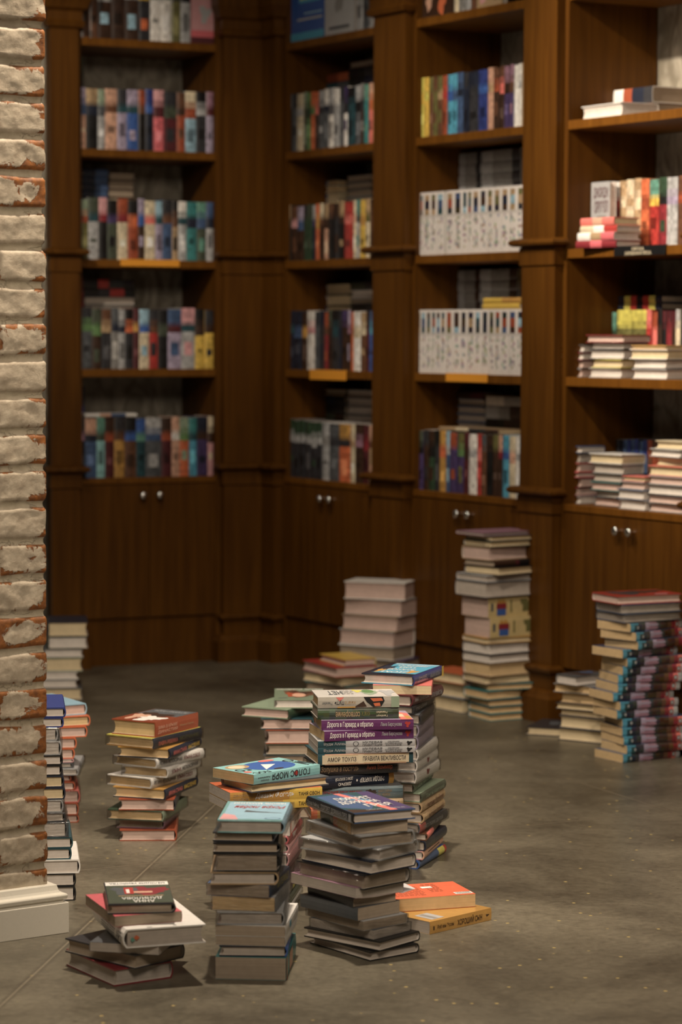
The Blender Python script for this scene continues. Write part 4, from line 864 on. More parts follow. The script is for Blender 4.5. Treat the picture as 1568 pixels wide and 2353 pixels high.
# purple spines stack
s = 'coloured-spine stack'
stack(s, 2035, 1603, [
 (21, None, 730, 925, 'S', 'umber', dict(page='grey', d='brown hardback')), (20, None, 733, 930, 'S', 'tan', dict(page='grey', d='tan hardback with grey pages')), (18, None, 728, 925, 'S', 'charcoal', dict(page='grey', d='charcoal hardback')),
 (22, None, 735, 930, 'S', 'slate', dict(page='grey', d='grey hardback')), (21, None, 728, 925, 'S', 'moss', dict(page='dim', d='dark green hardback')),
 (22, None, 735, 928, 'S', 'silver', dict(page='grey', wrap=1, d='silver wrapped hardback')), (20, None, 722, 920, 'S', 'tan', dict(page='tan', d='tan hardback')),
 (22, None, 716, 915, 'S', 'orange', dict(page='tan', wrap=1, bands=[(.1, 'orange'), (.2, 'gold'), (1, 'tan')], d='orange-spined wrapped book')),
 (20, None, 722, 927, 'S', 'tan', dict(page='tan', wrap=1, d='beige shiny wrapped hardback', dec=[('F', TX, .8, .2, .95, .8, 'brown', 'НИКИ')])),
 (27, None, 738, 926, 'S', 'slate', dict(page='tan', bulge=.004, wrap=1, spine=lin((.42, .52, .56)), d='blue-grey wrapped hardback with red script', dec=[('F', TX, .0, .25, .5, .85, 'red', 'Плейлист двух сердец', False, .3), ('F', 'blot', .54, .1, .68, .9, 'umber', 2), ('F', TX, .70, .52, .86, .8, 'tan', 'БРИТТАЙНИ'), ('F', TX, .70, .2, .84, .46, 'tan', 'Ш. ЧЕРРИ')])),
 (27, None, 742, 905, 'S', 'navy', dict(page='white', d='navy hardback with yellow spine end and inverted title', bands=[(.93, 'navy'), (1, 'gold')], dec=[('F', TX, .52, .3, .86, .75, 'white', 'ЭЛОДИ ХАРПЕР', True), ('F', TX, .18, .52, .42, .85, 'white', 'ДОМ С ЗОЛОТОЙ', True), ('F', TX, .22, .15, .4, .45, 'white', 'ДВЕРЬЮ', True), ('F', 'disc', .47, .4, .49, .6, 'white')])),
 (24, None, 735, 914, 'S', 'black', dict(page='grey', wrap=1, d='glossy black hardback with orange author name', dec=[('F', TX, .02, .2, .5, .85, 'tan', 'Золушка в постель', False, .2), ('F', TX, .6, .3, .93, .8, 'orange', 'Анна Веммер')])),
 (24, 701, 731, 950, 'S', 'petrol', dict(page='cream', spine='cream', d='cream-spined hardback with teal corners', bulge=.001, bands=[(.045, 'petrol'), (.96, 'peach'), (1, 'petrol')], dec=[('F', 'rect', .045, .08, .955, .92, 'cream'), ('F', TX, .1, .3, .4, .7, 'charcoal', 'АМОР ТОУЛЗ'), ('F', TX, .47, .3, .92, .72, 'charcoal', 'ПРАВИЛА ВЕЖЛИВОСТИ'), ('F', 'rect', .1, .84, .42, .87, 'gold'), ('F', 'rect', .1, .13, .42, .16, 'gold'), ('F', 'rect', .48, .84, .92, .87, 'gold'), ('F', 'rect', .48, .13, .92, .16, 'gold')])),
] + [(14, 709, 731, 954, 'S', 'silver', dict(hard=False, page='white', d=dd+' of two thin blue and silver spines', bulge=.0006, bands=[(.03, 'silver'), (.31, 'petrol'), (1, 'silver')], dec=[('F', TX, .06, .22, .29, .78, 'silver', 'Вуди Аллен'), ('F', 'disc', .36, .12, .42, .88, 'charcoal'), ('F', 'disc', .367, .2, .413, .8, 'silver'), ('F', TX, .46, .5, .66, .88, 'charcoal', 'НУЛЕВАЯ'), ('F', TX, .46, .08, .66, .42, 'charcoal', 'ГРАВИТАЦИЯ'), ('F', TX, .72, .64, .84, .86, 'charcoal', 'СБОРНИК'), ('F', TX, .69, .38, .87, .6, 'charcoal', 'САТИРИЧЕСКИХ'), ('F', TX, .7, .1, .86, .32, 'charcoal', 'РАССКАЗОВ'), ('F', 'blot', .91, .1, .97, .9, 'black', 5)])) for dd in ('lower', 'upper')] + [
 (22, l, c, 951, 'S', 'lilac', dict(hard=False, page='tan', spine=lin((.37, .18, .37)), back='sky', bulge=.0008, d=dd+' of two purple-spined paperbacks', dec=[('F', TX, .06, .2, .56, .85, 'white', 'Дорога в Гарвард и обратно'), ('F', TX, .64, .28, .87, .75, 'silver', 'Лана Барсукова'), ('F', 'blot', .9, .2, .97, .9, 'red', 7)]+([('T', 'poly', 0, 0, 0, 0, 'coral', [(.86, .0), (.99, .0), (.99, .7), (.86, .9)]), ('T', 'rect', .86, .3, .93, .6, 'cream'), ('T', 'rect', .93, .1, .99, .4, 'gold')] if dd == 'upper' else []))) for dd, l, c in (('lower', 711, 746), ('upper', 724, 739))] + [
 (25, 714, 730.6, 917, 'S', 'moss', dict(page='grey', edgecol=C_('black'), blot=.25, spine=lin((.24, .29, .22)), d='dark green hardback with ornate inverted title', dec=[('F', TX, .22, .25, .52, .8, 'tan', 'сотворение', True), ('F', TX, .54, .3, .64, .65, 'olive', 'книги', True), ('F', TX, .72, .5, .86, .7, 'cream', 'Элизабет', True), ('F', TX, .72, .2, .86, .4, 'cream', 'Гилберт', True)])),
 (24, 716, 731, 918, 'S', 'white', dict(page='tan', mat=M_GLO, bulge=.001, edgecol=C_('black'), spine=lin((.70, .68, .64)), d='white hardback with orange butterfly drawing', dec=[
   ('F', 'poly', 0, 0, 0, 0, 'black', [(.56, .98), (.8, .98), (.82, .6), (.78, .1), (.68, .05), (.6, .5)]), ('F', 'poly', 0, 0, 0, 0, 'orange', [(.64, .85), (.78, .88), (.8, .62), (.68, .55)]), ('F', 'poly', 0, 0, 0, 0, 'orange', [(.68, .4), (.76, .45), (.77, .15), (.7, .12)]), ('F', 'poly', 0, 0, 0, 0, 'umber', [(.44, .05), (.56, .6), (.6, .1)]), ('F', 'rect', .9, .0, 1, 1, 'sage'), ('F', 'poly', 0, 0, 0, 0, 'coral', [(.22, .98), (.32, .98), (.27, .6)]), ('F', 'rect', .24, .0, .46, .12, 'gold'),
   ('F', TX, .2, .3, .32, .72, 'charcoal', 'путь', True), ('F', TX, .33, .35, .46, .6, 'tan', 'книга', True), ('F', TX, .05, .3, .18, .55, 'slate', 'Элизабет', True),
   ('T', TX, .16, .3, .34, .8, 'slate', 'НЕТ', True), ('T', 'lines', .34, .3, .5, .85, 'slate', 5), ('T', 'blot', .55, .2, .8, .9, 'sage', 3), ('T', 'blot', .48, .55, .62, 1, 'lemon', 9), ('T', 'disc', .6, .5, .75, .95, 'green'), ('T', 'blot', .8, .1, 1, .95, 'silver', 6)])),
], side=1, th0=.08)
# right-hand stack, spines turned right
s = 'bright-blue-topped stack'
stack(s, 1998, 1553, [
 (21, None, 965, 1027, 'HR', 'blue', dict(page='grey', bulge=.006, d='blue book with yellow spine end', bands=[(.7, 'denim'), (.93, 'lemon'), (1, 'red')])),
 (21, None, 976, 1019, 'HR', 'pink', dict(page='white', hard=True, spine='peach', d='pale pink slim book', dec=[('R', 'lines', .2, .3, .8, .7, 'umber', 1)])),
 (23, None, 980, 1028, 'HR', 'navy', dict(page='grey', d='dark navy hardback', bands=[(.4, 'charcoal'), (1, 'navy')])),
 (18, None, 984.6, 1015, 'HR', 'brown', dict(page='grey', d='brown and pink hardback', bands=[(.4, 'coral'), (1, 'umber')])),
 (23, None, 966, 1030, 'HR', 'slate', dict(page='grey', wrap=1, d='black spined book with red end', bands=[(.2, 'coral'), (1, 'charcoal')], dec=[('R', TX, .15, .25, .8, .75, 'silver', 'НЕТ ПОРИ ДЕТЕЙ')])),
 (23, None, 976, 1024, 'HR', 'tan', dict(page='grey', bulge=.006, d='lower of two beige-spined books', blot=.15, spine='tan', dec=[('R', TX, .2, .25, .9, .75, 'brown', 'Антонио Капелла')])),
 (25, None, 971, 1024, 'HR', 'tan', dict(page='grey', bulge=.006, d='upper of two beige-spined books', blot=.15, spine='tan', dec=[('R', TX, .2, .25, .9, .75, 'brown', 'Антонио Капелла')])),
 (22, None, 971, 1026, 'HR', 'sage', dict(page='grey', d='green hardback jutting out', spine='moss', dec=[('R', TX, .15, .3, .9, .7, 'sage', 'Тоней Капелла', False, .3)])),
 (22, None, 954, 996, 'HR', 'moss', dict(page='grey', d='dark green hardback', dec=[('R', TX, .15, .3, .9, .7, 'sage', 'Джейн Эйр', False, .3)])),
 (27, None, 958, 1011, 'HR', 'silver', dict(page='white', wrap=1, d='lower white glossy wrapped book', spine='white', dec=[('R', 'blot', .42, .2, .56, .8, 'crimson', 3)])),
 (25, None, 960, 1007, 'HR', 'silver', dict(page='white', wrap=1, d='upper white wrapped book with red motif', spine='white', dec=[('R', 'blot', .45, .2, .58, .8, 'crimson', 3)])),
 (26, None, 962.5, 1007, 'HR', 'silver', dict(page='white', wrap=1, spine='white', d='white hardback in thick plastic')),
 (29, None, 962.5, 997, 'HR', 'lilac', dict(page='white', wrap=1, d='silvery lilac wrapped book')),
 (28, None, 963.6, 997, 'HR', 'grey', dict(page='grey', wrap=1, spine='lilac', d='greyish lilac wrapped book')),
 (24, None, 969, 999, 'HR', 'slate', dict(page='grey', wrap=1, spine='charcoal', d='dark grey wrapped book')),
 (18, None, 952.6, 999, 'HR', 'charcoal', dict(page='grey', wrap=1, d='black wrapped hardback', spine='charcoal', dec=[('R', TX, .1, .3, .6, .7, 'silver', 'ПЕСНЯ')])),
 (26, None, 950, 1020, 'HR', 'maroon', dict(page='grey', bulge=.006, d='maroon hardback swung out to the right', th=.5, dec=[('R', TX, .05, .3, .5, .7, 'silver', 'АННА ДАНИЛОВА'), ('R', TX, .58, .25, .95, .75, 'silver', 'ПУТИ УБИЙСТВА')])),
 (21, 857, 993.5, 997, 'HR', 'coral', dict(hard=False, page='cream', d='coral paperback with pale page edges', th=.02)),
 (24, 831, 954, 1020, 'HR', 'navy', dict(page='white', mat=M_GLO, bulge=.005, spine=lin((.13, .17, .42)), th=.5, d='bright blue hardback with inverted lettering and yellow spine end', back='cyan', dec=[
   ('T', 'rect', .12, .12, .94, .96, 'cyan'), ('T', 'blot', .02, .1, .3, .9, 'navy', 3), ('T', 'rect', .12, .9, .94, .99, 'sky'), ('T', TX, .26, .16, .72, .3, 'white', 'ДОМ', True), ('T', TX, .25, .36, .75, .52, 'white', 'ЗОЛОТОЙ', True), ('T', TX, .36, .58, .68, .7, 'white', 'ТОЙ', True), ('T', TX, .25, .76, .82, .87, 'white', 'ДВЕРЬЮ', True),
   ('T', 'blot', .68, .15, .9, .45, 'gold', 4), ('T', 'blot', .1, .15, .24, .5, 'gold', 5), ('R', 'rect', .93, 0, 1, 1, 'yellow'), ('R', TX, .12, .5, .4, .8, 'silver', 'ДВЕРЬЮ', True), ('R', TX, .1, .15, .42, .42, 'silver', 'С ЗОЛОТОЙ', True), ('R', TX, .52, .3, .88, .7, 'silver', 'ЭЛОДИ ХАРПЕР', True)])),
], side=-1, th0=.42, Yc=None)
# sage stack behind
s = 'sage-topped stack'
stack(s, 1880, 1607, [
 (27, 602, None, 725, 'HR', 'umber', dict(page='dim')), (26, 606, None, 728, 'HR', 'slate', dict(page='dim')), (28, 600, None, 722, 'HR', 'forest', dict(page='dim')), (27, 604, None, 727, 'HR', 'brown', dict(page='dim')),
 (28, 605, None, 728, 'HR', 'slate', dict(page='dim', d='grey hardback with wide boards')), (24, 612, None, 726, 'HR', 'moss', dict(page='dim', d='dim grey-paged hardback')),
 (31, 611, None, 726, 'HR', 'rust', dict(page='pinkish', d='thick hardback with rust-brown boards')), (24, 600, None, 722, 'HR', 'petrol', dict(page='pinkish', d='hardback with teal lower board')),
 (21, 556, 666, 745, 'HR', 'sage', dict(page='pinkish', th=.45, spine='forest', d='sage picture book turned askew with its dark spine showing', dec=[('T', 'blot', .45, .3, .8, .8, 'rust', 4), ('T', 'disc', .5, .4, .62, .6, 'peach')])),
 (20, None, 631, 748, 'HR', 'sage', dict(page='white', hard=True, mat=M_GLO, side=1, d='sage picture book with a red-haired head on the cover', dec=[('T', 'blot', .1, .12, .9, .9, 'brown', 3), ('T', 'blot', .25, .3, .75, .8, 'umber', 8), ('T', 'blot', .2, .2, .5, .7, 'rust', 5), ('T', 'disc', .35, .2, .62, .55, 'peach'), ('T', TX, .04, .84, .96, .97, 'white', 'НИКОЛЬ ДЖЕЙКОБС', True), ('T', 'rect', .08, .1, .25, .13, 'slate')])),
], side=-1, th0=.02)
# left middle stack
s = 'rust-red-topped stack'
stack(s, 1933, 1659, [
 (23, 275, 407, 411, 'HR', 'rust', dict(page='pinkish', th=.03)), (18, 268, 379, 411, 'HR', 'mauve', dict(page='dim', wrap=1, d='dull pinkish wrapped book')),
 (21, 248, 377, 431, 'HR', 'forest', dict(page='tan', wrap=1, spine='sage', d='green wrapped hardback')), (23, 273, 405, 419, 'HR', 'rust', dict(page='pinkish', d='orange-red hardback', spine='charcoal')),
 (22, 260, 382, 456, 'HR', 'gold', dict(page='tan', spine='navy', back='charcoal', d='lower of two yellow and navy hardbacks', dec=[('R', TX, .08, .3, .5, .7, 'coral', 'ИРАННА СТЫЧКА'), ('R', TX, .55, .3, .92, .7, 'yellow', 'МЫСЛЕНИЕ')])),
 (21, 247, 349, 452, 'HR', 'white', dict(page='tan', wrap=1, spine='white', d='lowest of three white-spined wrapped books', dec=[('R', TX, .05, .3, .52, .7, 'charcoal', 'РЕГИНА НЕПОКОРНАЯ'), ('R', TX, .56, .3, .9, .7, 'crimson', 'УЛЬЯНА СОБОЛ')])),
 (20, 281, 387, 462, 'HR', 'white', dict(page='tan', wrap=1, spine='white', d='middle one of three white-spined books', dec=[('R', TX, .1, .3, .38, .7, 'crimson', 'УЛЬЯНА'), ('R', TX, .42, .3, .9, .7, 'charcoal', 'НЕПОКОРНАЯ')])),
 (19, 262, 361, 470, 'HR', 'white', dict(page='tan', wrap=1, spine='white', d='highest of three white-spined wrapped books', dec=[('R', TX, .05, .3, .52, .7, 'charcoal', 'РЕГИНА НЕПОКОРНАЯ'), ('R', TX, .56, .3, .9, .7, 'crimson', 'УЛЬЯНА СОБОЛ')])),
 (21, 271, 393, 464, 'HR', 'gold', dict(page='tan', spine='navy', back='charcoal', bulge=.006, d='upper of two yellow and navy hardbacks', dec=[('R', TX, .08, .3, .5, .7, 'coral', 'ИРАННА СТЫЧКА'), ('R', TX, .55, .3, .92, .7, 'yellow', 'МЫСЛЕНИЕ')])),
 (22, 245, 355, 465, 'HR', 'lemon', dict(page='tan', spine='navy', back='gold', wrap=1, d='lime-topped hardback with dark wrapped spine', dec=[('R', TX, .08, .25, .48, .6, 'coral', 'ЛАВРА РЕБЕККА'), ('R', TX, .52, .3, .92, .65, 'olive', 'МОЛЧАНИЕ')])),
 (31, 257, 358, 456, 'HR', 'rust', dict(page='tan', spine='rust', bulge=.001, d='thick rust-red hardback with pale picture cover', mat=M_GLO, dec=[
   ('T', 'poly', 0, 0, 0, 0, 'slate', [(.02, .55), (.98, .5), (.98, .99), (.02, .99)]), ('T', 'blot', .0, .3, .9, .75, 'umber', 3), ('T', 'blot', .25, .02, .98, .5, 'white', 4), ('T', 'blot', .05, .1, .45, .6, 'peach', 6), ('T', TX, .15, .8, .9, .92, 'silver', 'ИСТОРИЯ РОДА', True), ('R', TX, .05, .5, .5, .72, 'peach', 'ЗИМА В КРЫМУ'), ('R', TX, .05, .18, .5, .42, 'peach', 'ДИНАСТИЯ'), ('R', TX, .56, .36, .88, .5, 'tan', 'Марина Серова')])),
], side=-1, th0=.5)
# stacks half hidden by the brick wall
s = 'near brick-wall stack'
stack(s, 2072, 1627, [(t, None, xr_, None, 'HR', c, dict(page=pg, bulge=.0035, wrap=w_, th=-.13, d=d_)) for t, xr_, c, pg, w_, d_ in (
 (31, 175, 'black', 'white', 0, 'black-backed hardback'), (27, 175, 'black', 'white', 0, 'second black-backed hardback'), (29, 185, 'white', 'white', 0, 'white book reaching furthest right'), (24, 165, 'petrol', 'white', 0, 'dark teal backed hardback'), (23, 168, 'petrol', 'white', 0, 'upper dark teal backed hardback'), (32, 156, 'slate', 'white', 1, 'thick wrapped hardback'),
 (20, 151, 'charcoal', 'grey', 1, 'charcoal wrapped hardback'), (27, 146, 'silver', 'white', 1, 'white wrapped book'), (25, 151, 'navy', 'cream', 0, 'navy hardback with cream pages'), (25, 148, 'navy', 'cream', 0, 'upper navy hardback with cream pages'), (22, 144, 'black', 'white', 0, 'black hardback'), (21, 145, 'black', 'white', 0, 'upper black hardback'), (30, 142, 'silver', 'white', 1, 'white wrapped hardback'), (28, 134, 'silver', 'white', 1, 'pale narrow wrapped book'), (21, 147, 'royal', 'white', 0, 'blue hardback'), (21, 152, 'royal', 'white', 0, 'royal blue hardback'))], side=-1, th0=.03)
s = 'far brick-wall stack'
stack(s, 1892, 1622, [(t, None, xr_, None, 'HR', c, dict(page=pg, bulge=.0035, wrap=w_, th=-.13+th_, d=d_)) for t, xr_, c, pg, w_, th_, d_ in (
 (17, 182, 'rust', 'pinkish', 0, 0, 'thin orange hardback'), (26, 181, 'rust', 'pinkish', 0, .05, 'brownish orange hardback'), (27, 184, 'coral', 'pinkish', 1, .0, 'orange wrapped hardback'), (18, 173, 'rust', 'pinkish', 0, .05, 'orange hardback'), (14, 164, 'rust', 'pinkish', 0, 0, 'short orange hardback'), (15, 181, 'silver', 'white', 1, .1, 'thin white wrapped book'), (12, 168, 'slate', 'grey', 1, 0, 'thin grey book'), (8, 170, 'pink', 'white', 0, 0, 'very thin pink booklet'), (22, 172, 'orange', 'pinkish', 0, 0, 'bright orange hardback'), (23, 176.5, 'orange', 'pinkish', 0, 0, 'upper bright orange hardback'), (23, 201, 'orange', 'pinkish', 0, -.15, 'orange-edged hardback turned slightly'), (22, 208, 'orange', 'tan', 0, -.25, 'orange-edged hardback with blue top'), (24, 200, 'sky', 'pinkish', 0, -.4, 'blue-topped hardback with white lettering'))], side=-1, th0=.03)
s = 'far left stack'
stack(s, 1609, 1430, [(t, None, xr_, None, 'HL', c, dict(page=pg, th=-.12, d=d_)) for t, xr_, c, pg, d_ in (
 (26, 189, 'slate', 'cream', 'cream-paged book'), (20, 179, 'slate', 'white', 'grey-paged book'), (18, 180, 'white', 'white', 'white-paged book'), (30, 190, 'sage', 'cream', 'thick cream-paged hardback'), (20, 192, 'slate', 'white', 'white-paged hardback'), (27, 202, 'moss', 'white', 'thick white-paged hardback'), (32, 202, 'navy', 'cream', 'navy-topped thick hardback'))], side=-1, th0=.03)
# far piles
s = 'low yellow-topped pile'
stack(s, 1630, 1515, [ (27, 700, 798, 850, 'HR', 'brown', dict(page='dim', d='half-hidden brown hardback')),
 (20, 701, 798, 857, 'HR', 'teal', dict(page='dim', d='teal-edged hardback')), (20, 695, 786, 854, 'HR', 'slate', dict(page='cream', d='cream-paged hardback')), (20, 695, 771, 867, 'HR', 'red', dict(page='pinkish', d='red-topped hardback')), (14, 735, 792, 865, 'HR', 'yellow', dict(page='pinkish', d='yellow-topped book', back='petrol'))], side=1, th0=.7)
s = 'thick cream-paged stack'
stack(s, 1598, 1341, [
 (24, 784, 915, 962, 'F', 'umber', dict(page='dim')), (24, 782, 905, 955, 'F', 'grey', dict(page='dim')), (27, 790, 930, 970, 'F', 'violet', dict(page='dim', d='brownish purple hardback')),
 (29, 778, 904, 952, 'F', 'white', dict(page='dim', hard=True)), (34, 779, 904, 955, 'F', 'silver', dict(page='pinkish')), (32, 786, 912, 959, 'F', 'tan', dict(page='pinkish')), (36, 790, 922, 965, 'F', 'grey', dict(page='pinkish')), (38, 791, 932, 959, 'F', 'white', dict(page='pinkish'))], side=-1, th0=.4)
s = 'tall cream-box stack'
def F_(t, l, c, r, cov, page='tan', **k): return (t, l, c, r, k.pop('kind', 'F'), cov, dict(page=page, **k))
crd = dict(hard=False, blot=.05, bulge=.001, dec=[('F', 'rect', .16, .4, .36, .68, 'crimson'), ('F', 'rect', .17, .08, .35, .4, 'blue'), ('F', 'poly', 0, 0, 0, 0, 'gold', [(.17, .68), (.35, .68), (.3, .9), (.25, .8), (.2, .9)]), ('F', 'rect', .05, .3, .1, .7, 'slate'), ('F', 'rect', .44, .2, .47, .8, 'olive'), ('F', 'blot', .6, .2, .95, .9, 'olive', 4)])
stack(s, 1658, 1224, [
 F_(17, 1077, 1127, 1252, 'teal', d='lowest teal-edged hardback'), F_(17, 1077, 1127, 1252, 'teal', d='second teal-edged hardback'), F_(16, 1077, 1126, 1252, 'petrol', d='third teal-edged hardback'), F_(21, 1065, 1121, 1239, 'teal', d='teal hardback set back'), F_(15, 1081, 1120, 1256, 'teal', d='thin teal hardback with orange corner'), F_(19, 1063, 1116, 1244, 'brown', page='cream'), F_(30, 1064, 1127, 1249, 'tan', page='tan', d='tan-paged hardback'),
 F_(21, 1063, 1127, 1247, 'charcoal', page='white', d='white-paged hardback with dark top'), F_(25, 1063, 1127, 1246, 'slate', page='white', d='white-paged hardback'), F_(14, 1063, 1115, 1246, 'gold', page='cream', d='thin book with amber spine'),
 (47, 1069, 1127, 1247, 'S', lin((.80, .72, .52)), dict(page='pinkish', d='lower cream box with a red and blue picture', **crd)), (48, 1062, 1123, 1237, 'S', lin((.80, .72, .52)), dict(page='pinkish', d='upper cream box with a red and blue picture', **crd)),
 F_(36, 1046, 1119, 1253, 'slate', page='grey', d='very wide thick hardback'), F_(16, 1049, 1119, 1252, 'silver', page='grey', d='slim wide book'), F_(19, 1067, 1149, 1266, 'black', page='cream', d='black hardback jutting right'), F_(14, 1065, 1138, 1250, 'umber', page='dim', kind='S', d='dark book with maroon spine', bands=[(.4, 'umber'), (.5, 'maroon'), (1, 'black')]), F_(31, 1061, 1126, 1230, 'tan', page='pinkish', d='thick cream-paged book'), F_(14, 1065, 1130, 1249, 'moss', page='cream', d='thin dark green book'), F_(12, 1071, 1132, 1254, 'charcoal', page='cream', d='thin dark book with pale label'), F_(8, 1048, 1111, 1234, 'mauve', page='silver' if False else 'grey', d='thin greyish purple magazine-like book')], side=1, th0=.5)
s = 'short orange-topped stack'
stack(s, 1640, 1550, [(32, 985, 1060, None, 'F', 'slate', dict(page='cream', d='cream-paged lowest hardback')), (33, 990, 1076, None, 'F', 'silver', dict(page='cream', d='pale wide hardback')), (24, 980, 1063, None, 'F', 'orange', dict(page='cream', d='orange-topped hardback'))], side=-1, th0=.25)
s = 'tall blue-spined stack'
bsp = [(.05, 'cyan'), (.15, 'petrol'), (.24, 'navy'), (.27, 'charcoal'), (.36, 'lilac'), (.5, 'mauve'), (.56, 'charcoal'), (.72, 'umber'), (.8, 'brown'), (.86, 'crimson'), (.9, 'coral'), (1, 'silver')]
bk = []
XL = [1367, 1382, 1382, 1380, 1390, 1364, 1364, 1354, 1370, 1378, 1383, 1384, 1361, 1390, 1380, 1373]
XC = [1433, 1442, 1434, 1431, 1431, 1419, 1427, 1410, 1421, 1421, 1432, 1443, 1433, 1468, 1464, 1451]
for i in range(16):
    bk.append((20, XL[i], XC[i], None, 'S', 'denim', dict(page='tan', hard=False, bands=bsp, blot=.2, mat=M_GLO, bulge=.003, th=.55, d='blue-covered book with dark red-ended spine', dec=[('F', 'disc', .12, .3, .15, .65, 'silver'), ('F', 'disc', .86, .2, .92, .8, 'charcoal'), ('F', 'disc', .87, .3, .91, .7, 'silver'), ('F', 'rect', .3, .55, .52, .8, 'lilac'), ('F', 'rect', .3, .2, .52, .4, 'mauve'), ('F', 'rect', .0, .8, .14, .98, 'cyan')])))
bk += [(20, 1370, 1438, None, 'F', 'slate', dict(page='grey', th=.45, wrap=1, back='denim', d='lower grey-paged blue wrapped book')), (22, 1370, 1429, None, 'F', 'denim', dict(page='grey', th=.45, wrap=1, d='upper grey-paged blue wrapped book')),
 (20, 1361, 1421, 1567, 'F', 'red', dict(page='pinkish', th=.5, mat=M_GLO, d='red hardback with dark picture on its cover', dec=[('T', 'blot', .05, .1, .6, .95, 'charcoal', 3), ('T', 'blot', .4, .3, .95, .9, 'umber', 5), ('T', 'blot', .5, .05, 1, .4, 'red', 7), ('T', 'rect', .6, .03, .8, .09, 'silver')]))]
stack(s, 1754, 1370, bk, side=1, th0=.55)
s = 'small mottled-topped stack'
stack(s, 1710, 1556, [(27, 1321, None, 1385, 'F', 'charcoal', dict(page='cream')), (27, 1325, None, 1388, 'F', 'slate', dict(page='cream')), (14, 1326, None, 1388, 'F', 'umber', dict(page='cream')), (14, 1316, None, 1380, 'F', 'charcoal', dict(page='cream')), (23, 1328, None, 1390, 'F', 'tan', dict(page='tan')), (19, 1311, None, 1375, 'F', 'grey', dict(page='tan')), (21, 1278, 1325, 1400, 'F', 'slate', dict(page='white', th=.5, d='mottled grey hardback jutting left', dec=[('T', 'blot', .1, .1, .9, .9, 'umber', 2), ('T', 'blot', .5, .4, .95, .9, 'denim', 3)]))], side=1, th0=.12, A0=.16)
stack('floor by the smaller stack', 1693, 1674, [(20, 1210, 1294, 1330, 'HR', 'charcoal', dict(page='cream', spine='charcoal', bulge=.001, label='dark navy book lying alone on the floor by the pilaster', dec=[('T', 'blot', .3, .3, .9, .8, 'slate', 3)]))], side=-1, th0=.35)
# two books lying on the floor at the right
s = 'two-book pile on the floor at right'
Yq, zq = stack(s, 2147.5, 2118.5, [(29, 888, 988.6, 1130, 'S', 'gold', dict(hard=False, page='grey', th=.8, spine='gold', d='x', label='yellow-orange paperback on the floor, titled along its spine, under an orange one', mat=M_GLO, dec=[('F', TX, .44, .22, .84, .82, 'umber', 'ХОРОШИЙ СЫН'), ('F', TX, .12, .32, .38, .62, 'umber', 'Роб ван Эссен'), ('F', 'blot', .9, .4, .96, .6, 'umber', 2), ('F', TX, .05, .3, .07, .6, 'umber', 'I'), ('T', 'rect', .1, .1, .3, .5, 'silver'), ('T', 'rect', .15, .12, .22, .48, 'grey')]))], side=1, th0=.8)
fpy = floor_pt(1000, 2098, zq)
stack(s, 2098, 2068, [(30, None, 885, 1093, 'F', 'tangerine', dict(hard=False, page='tan', bend=0, label='orange paperback lying on the yellow-orange one, back cover with barcode upward', th=.28, dec=[('T', 'lines', .12, .12, .52, .8, 'rust', 9), ('T', 'lines', .6, .3, .75, .9, 'rust', 7), ('T', 'rect', .56, .62, .68, .74, 'white'), ('T', 'rect', .80, .06, .99, .2, 'white')]+[('T', 'rect', .82+k*.018, .08, .828+k*.018, .19, 'charcoal') for k in range(9)]))], side=1, th0=.28, z0=zq+.0005)
# folded flyer poking out behind the centre stack
zf = ZB[('front centre stack', 6)]-.00022
P_ = [floor_pt(x, y, zf) for x, y in ((880, 2048), (926, 2052), (955, 2042), (931, 2030), (885, 2036))]
c_ = sum(P_, Vector())/5
mb = MB(); mb.quad([p-c_ for p in P_], lin((.9, .89, .9))); mb.quad([p-c_+Vector((0, 0, .00012)) for p in P_][::-1], lin((.9, .89, .9)))
e = empty('paper_flyer', c_, 0, label='white paper flyer sticking out of the front centre stack at its right', cat='flyer')
mb.build('sheet', M_INK, e)
merge_back()
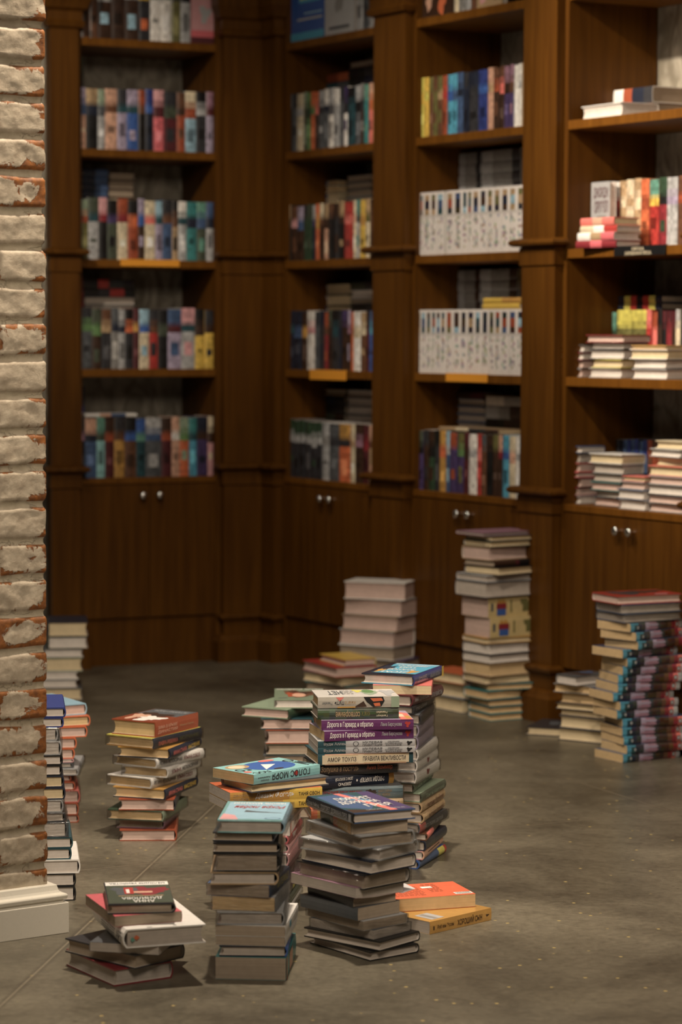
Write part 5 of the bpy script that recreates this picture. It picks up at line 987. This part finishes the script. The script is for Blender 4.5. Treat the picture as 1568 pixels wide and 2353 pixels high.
# ------------------------------------------------------------------ light
def area(name, loc, tgt, size, power, col=(1, .84, .66), spread=180):
    l = bpy.data.lights.new(name, 'AREA'); l.shape = 'DISK'; l.size = size; l.energy = power; l.color = col; l.spread = math.radians(spread)
    o = bpy.data.objects.new(name, l); COL.objects.link(o); o.location = loc
    d = Vector(tgt)-Vector(loc); o.rotation_euler = d.to_track_quat('-Z', 'Y').to_euler(); return o

WARM = (1, .84, .66)
area('ceiling_or_fill_lamp', (-1.7, 7.0, 3.2), (-1.4, 6.4, 0), .12, 10, WARM, 120)
area('ceiling_or_fill_lamp', (-.1, 5.2, 3.3), (-.1, 5.0, 0), .1, 72, WARM, 150)
area('ceiling_or_fill_lamp', (.2, 1.2, 3.3), (.1, 5.5, .4), 1.2, 62, WARM)  # added broad fill from the camera side, not a real ceiling lamp
area('ceiling_or_fill_lamp', (-.6, 7.3, 3.2), (1.1, 7.9, .9), .1, 10, WARM, 140)
def spot(loc, tgt, power, ang, blend=.5, r=.05):
    l = bpy.data.lights.new('track_spot', 'SPOT'); l.energy = power; l.color = WARM; l.spot_size = math.radians(ang); l.spot_blend = blend; l.shadow_soft_size = r
    o = bpy.data.objects.new('track_spot', l); COL.objects.link(o); o.location = loc
    o.rotation_euler = (Vector(tgt)-Vector(loc)).to_track_quat('-Z', 'Y').to_euler()
spot((.1, 2.4, 3.2), (-.05, 6.3, .2), 180, 33, .6)
spot((-.9, 6.6, 3.2), (1.35, 7.65, 1.6), 450, 46, .8)
spot((-1.6, 6.2, 3.2), (-.92, 9.4, 1.75), 220, 26, .8)
spot((-1.5, 3.2, 3.2), (-1.0, 5.3, .75), 10, 34, .5)
spot((-.9, 7.2, 3.2), (.3, 8.9, 1.5), 110, 36, .8)
spot((1.9, 3.4, 3.2), (.15, 5.9, .25), 190, 28, .8)
w = bpy.data.worlds.new('world'); SC.world = w; w.use_nodes = True
w.node_tree.nodes['Background'].inputs['Color'].default_value = (1, .85, .7, 1); w.node_tree.nodes['Background'].inputs['Strength'].default_value = .03
SC.view_settings.view_transform = 'Standard'; SC.view_settings.look = 'None'; SC.view_settings.gamma = 1; SC.view_settings.exposure = 0
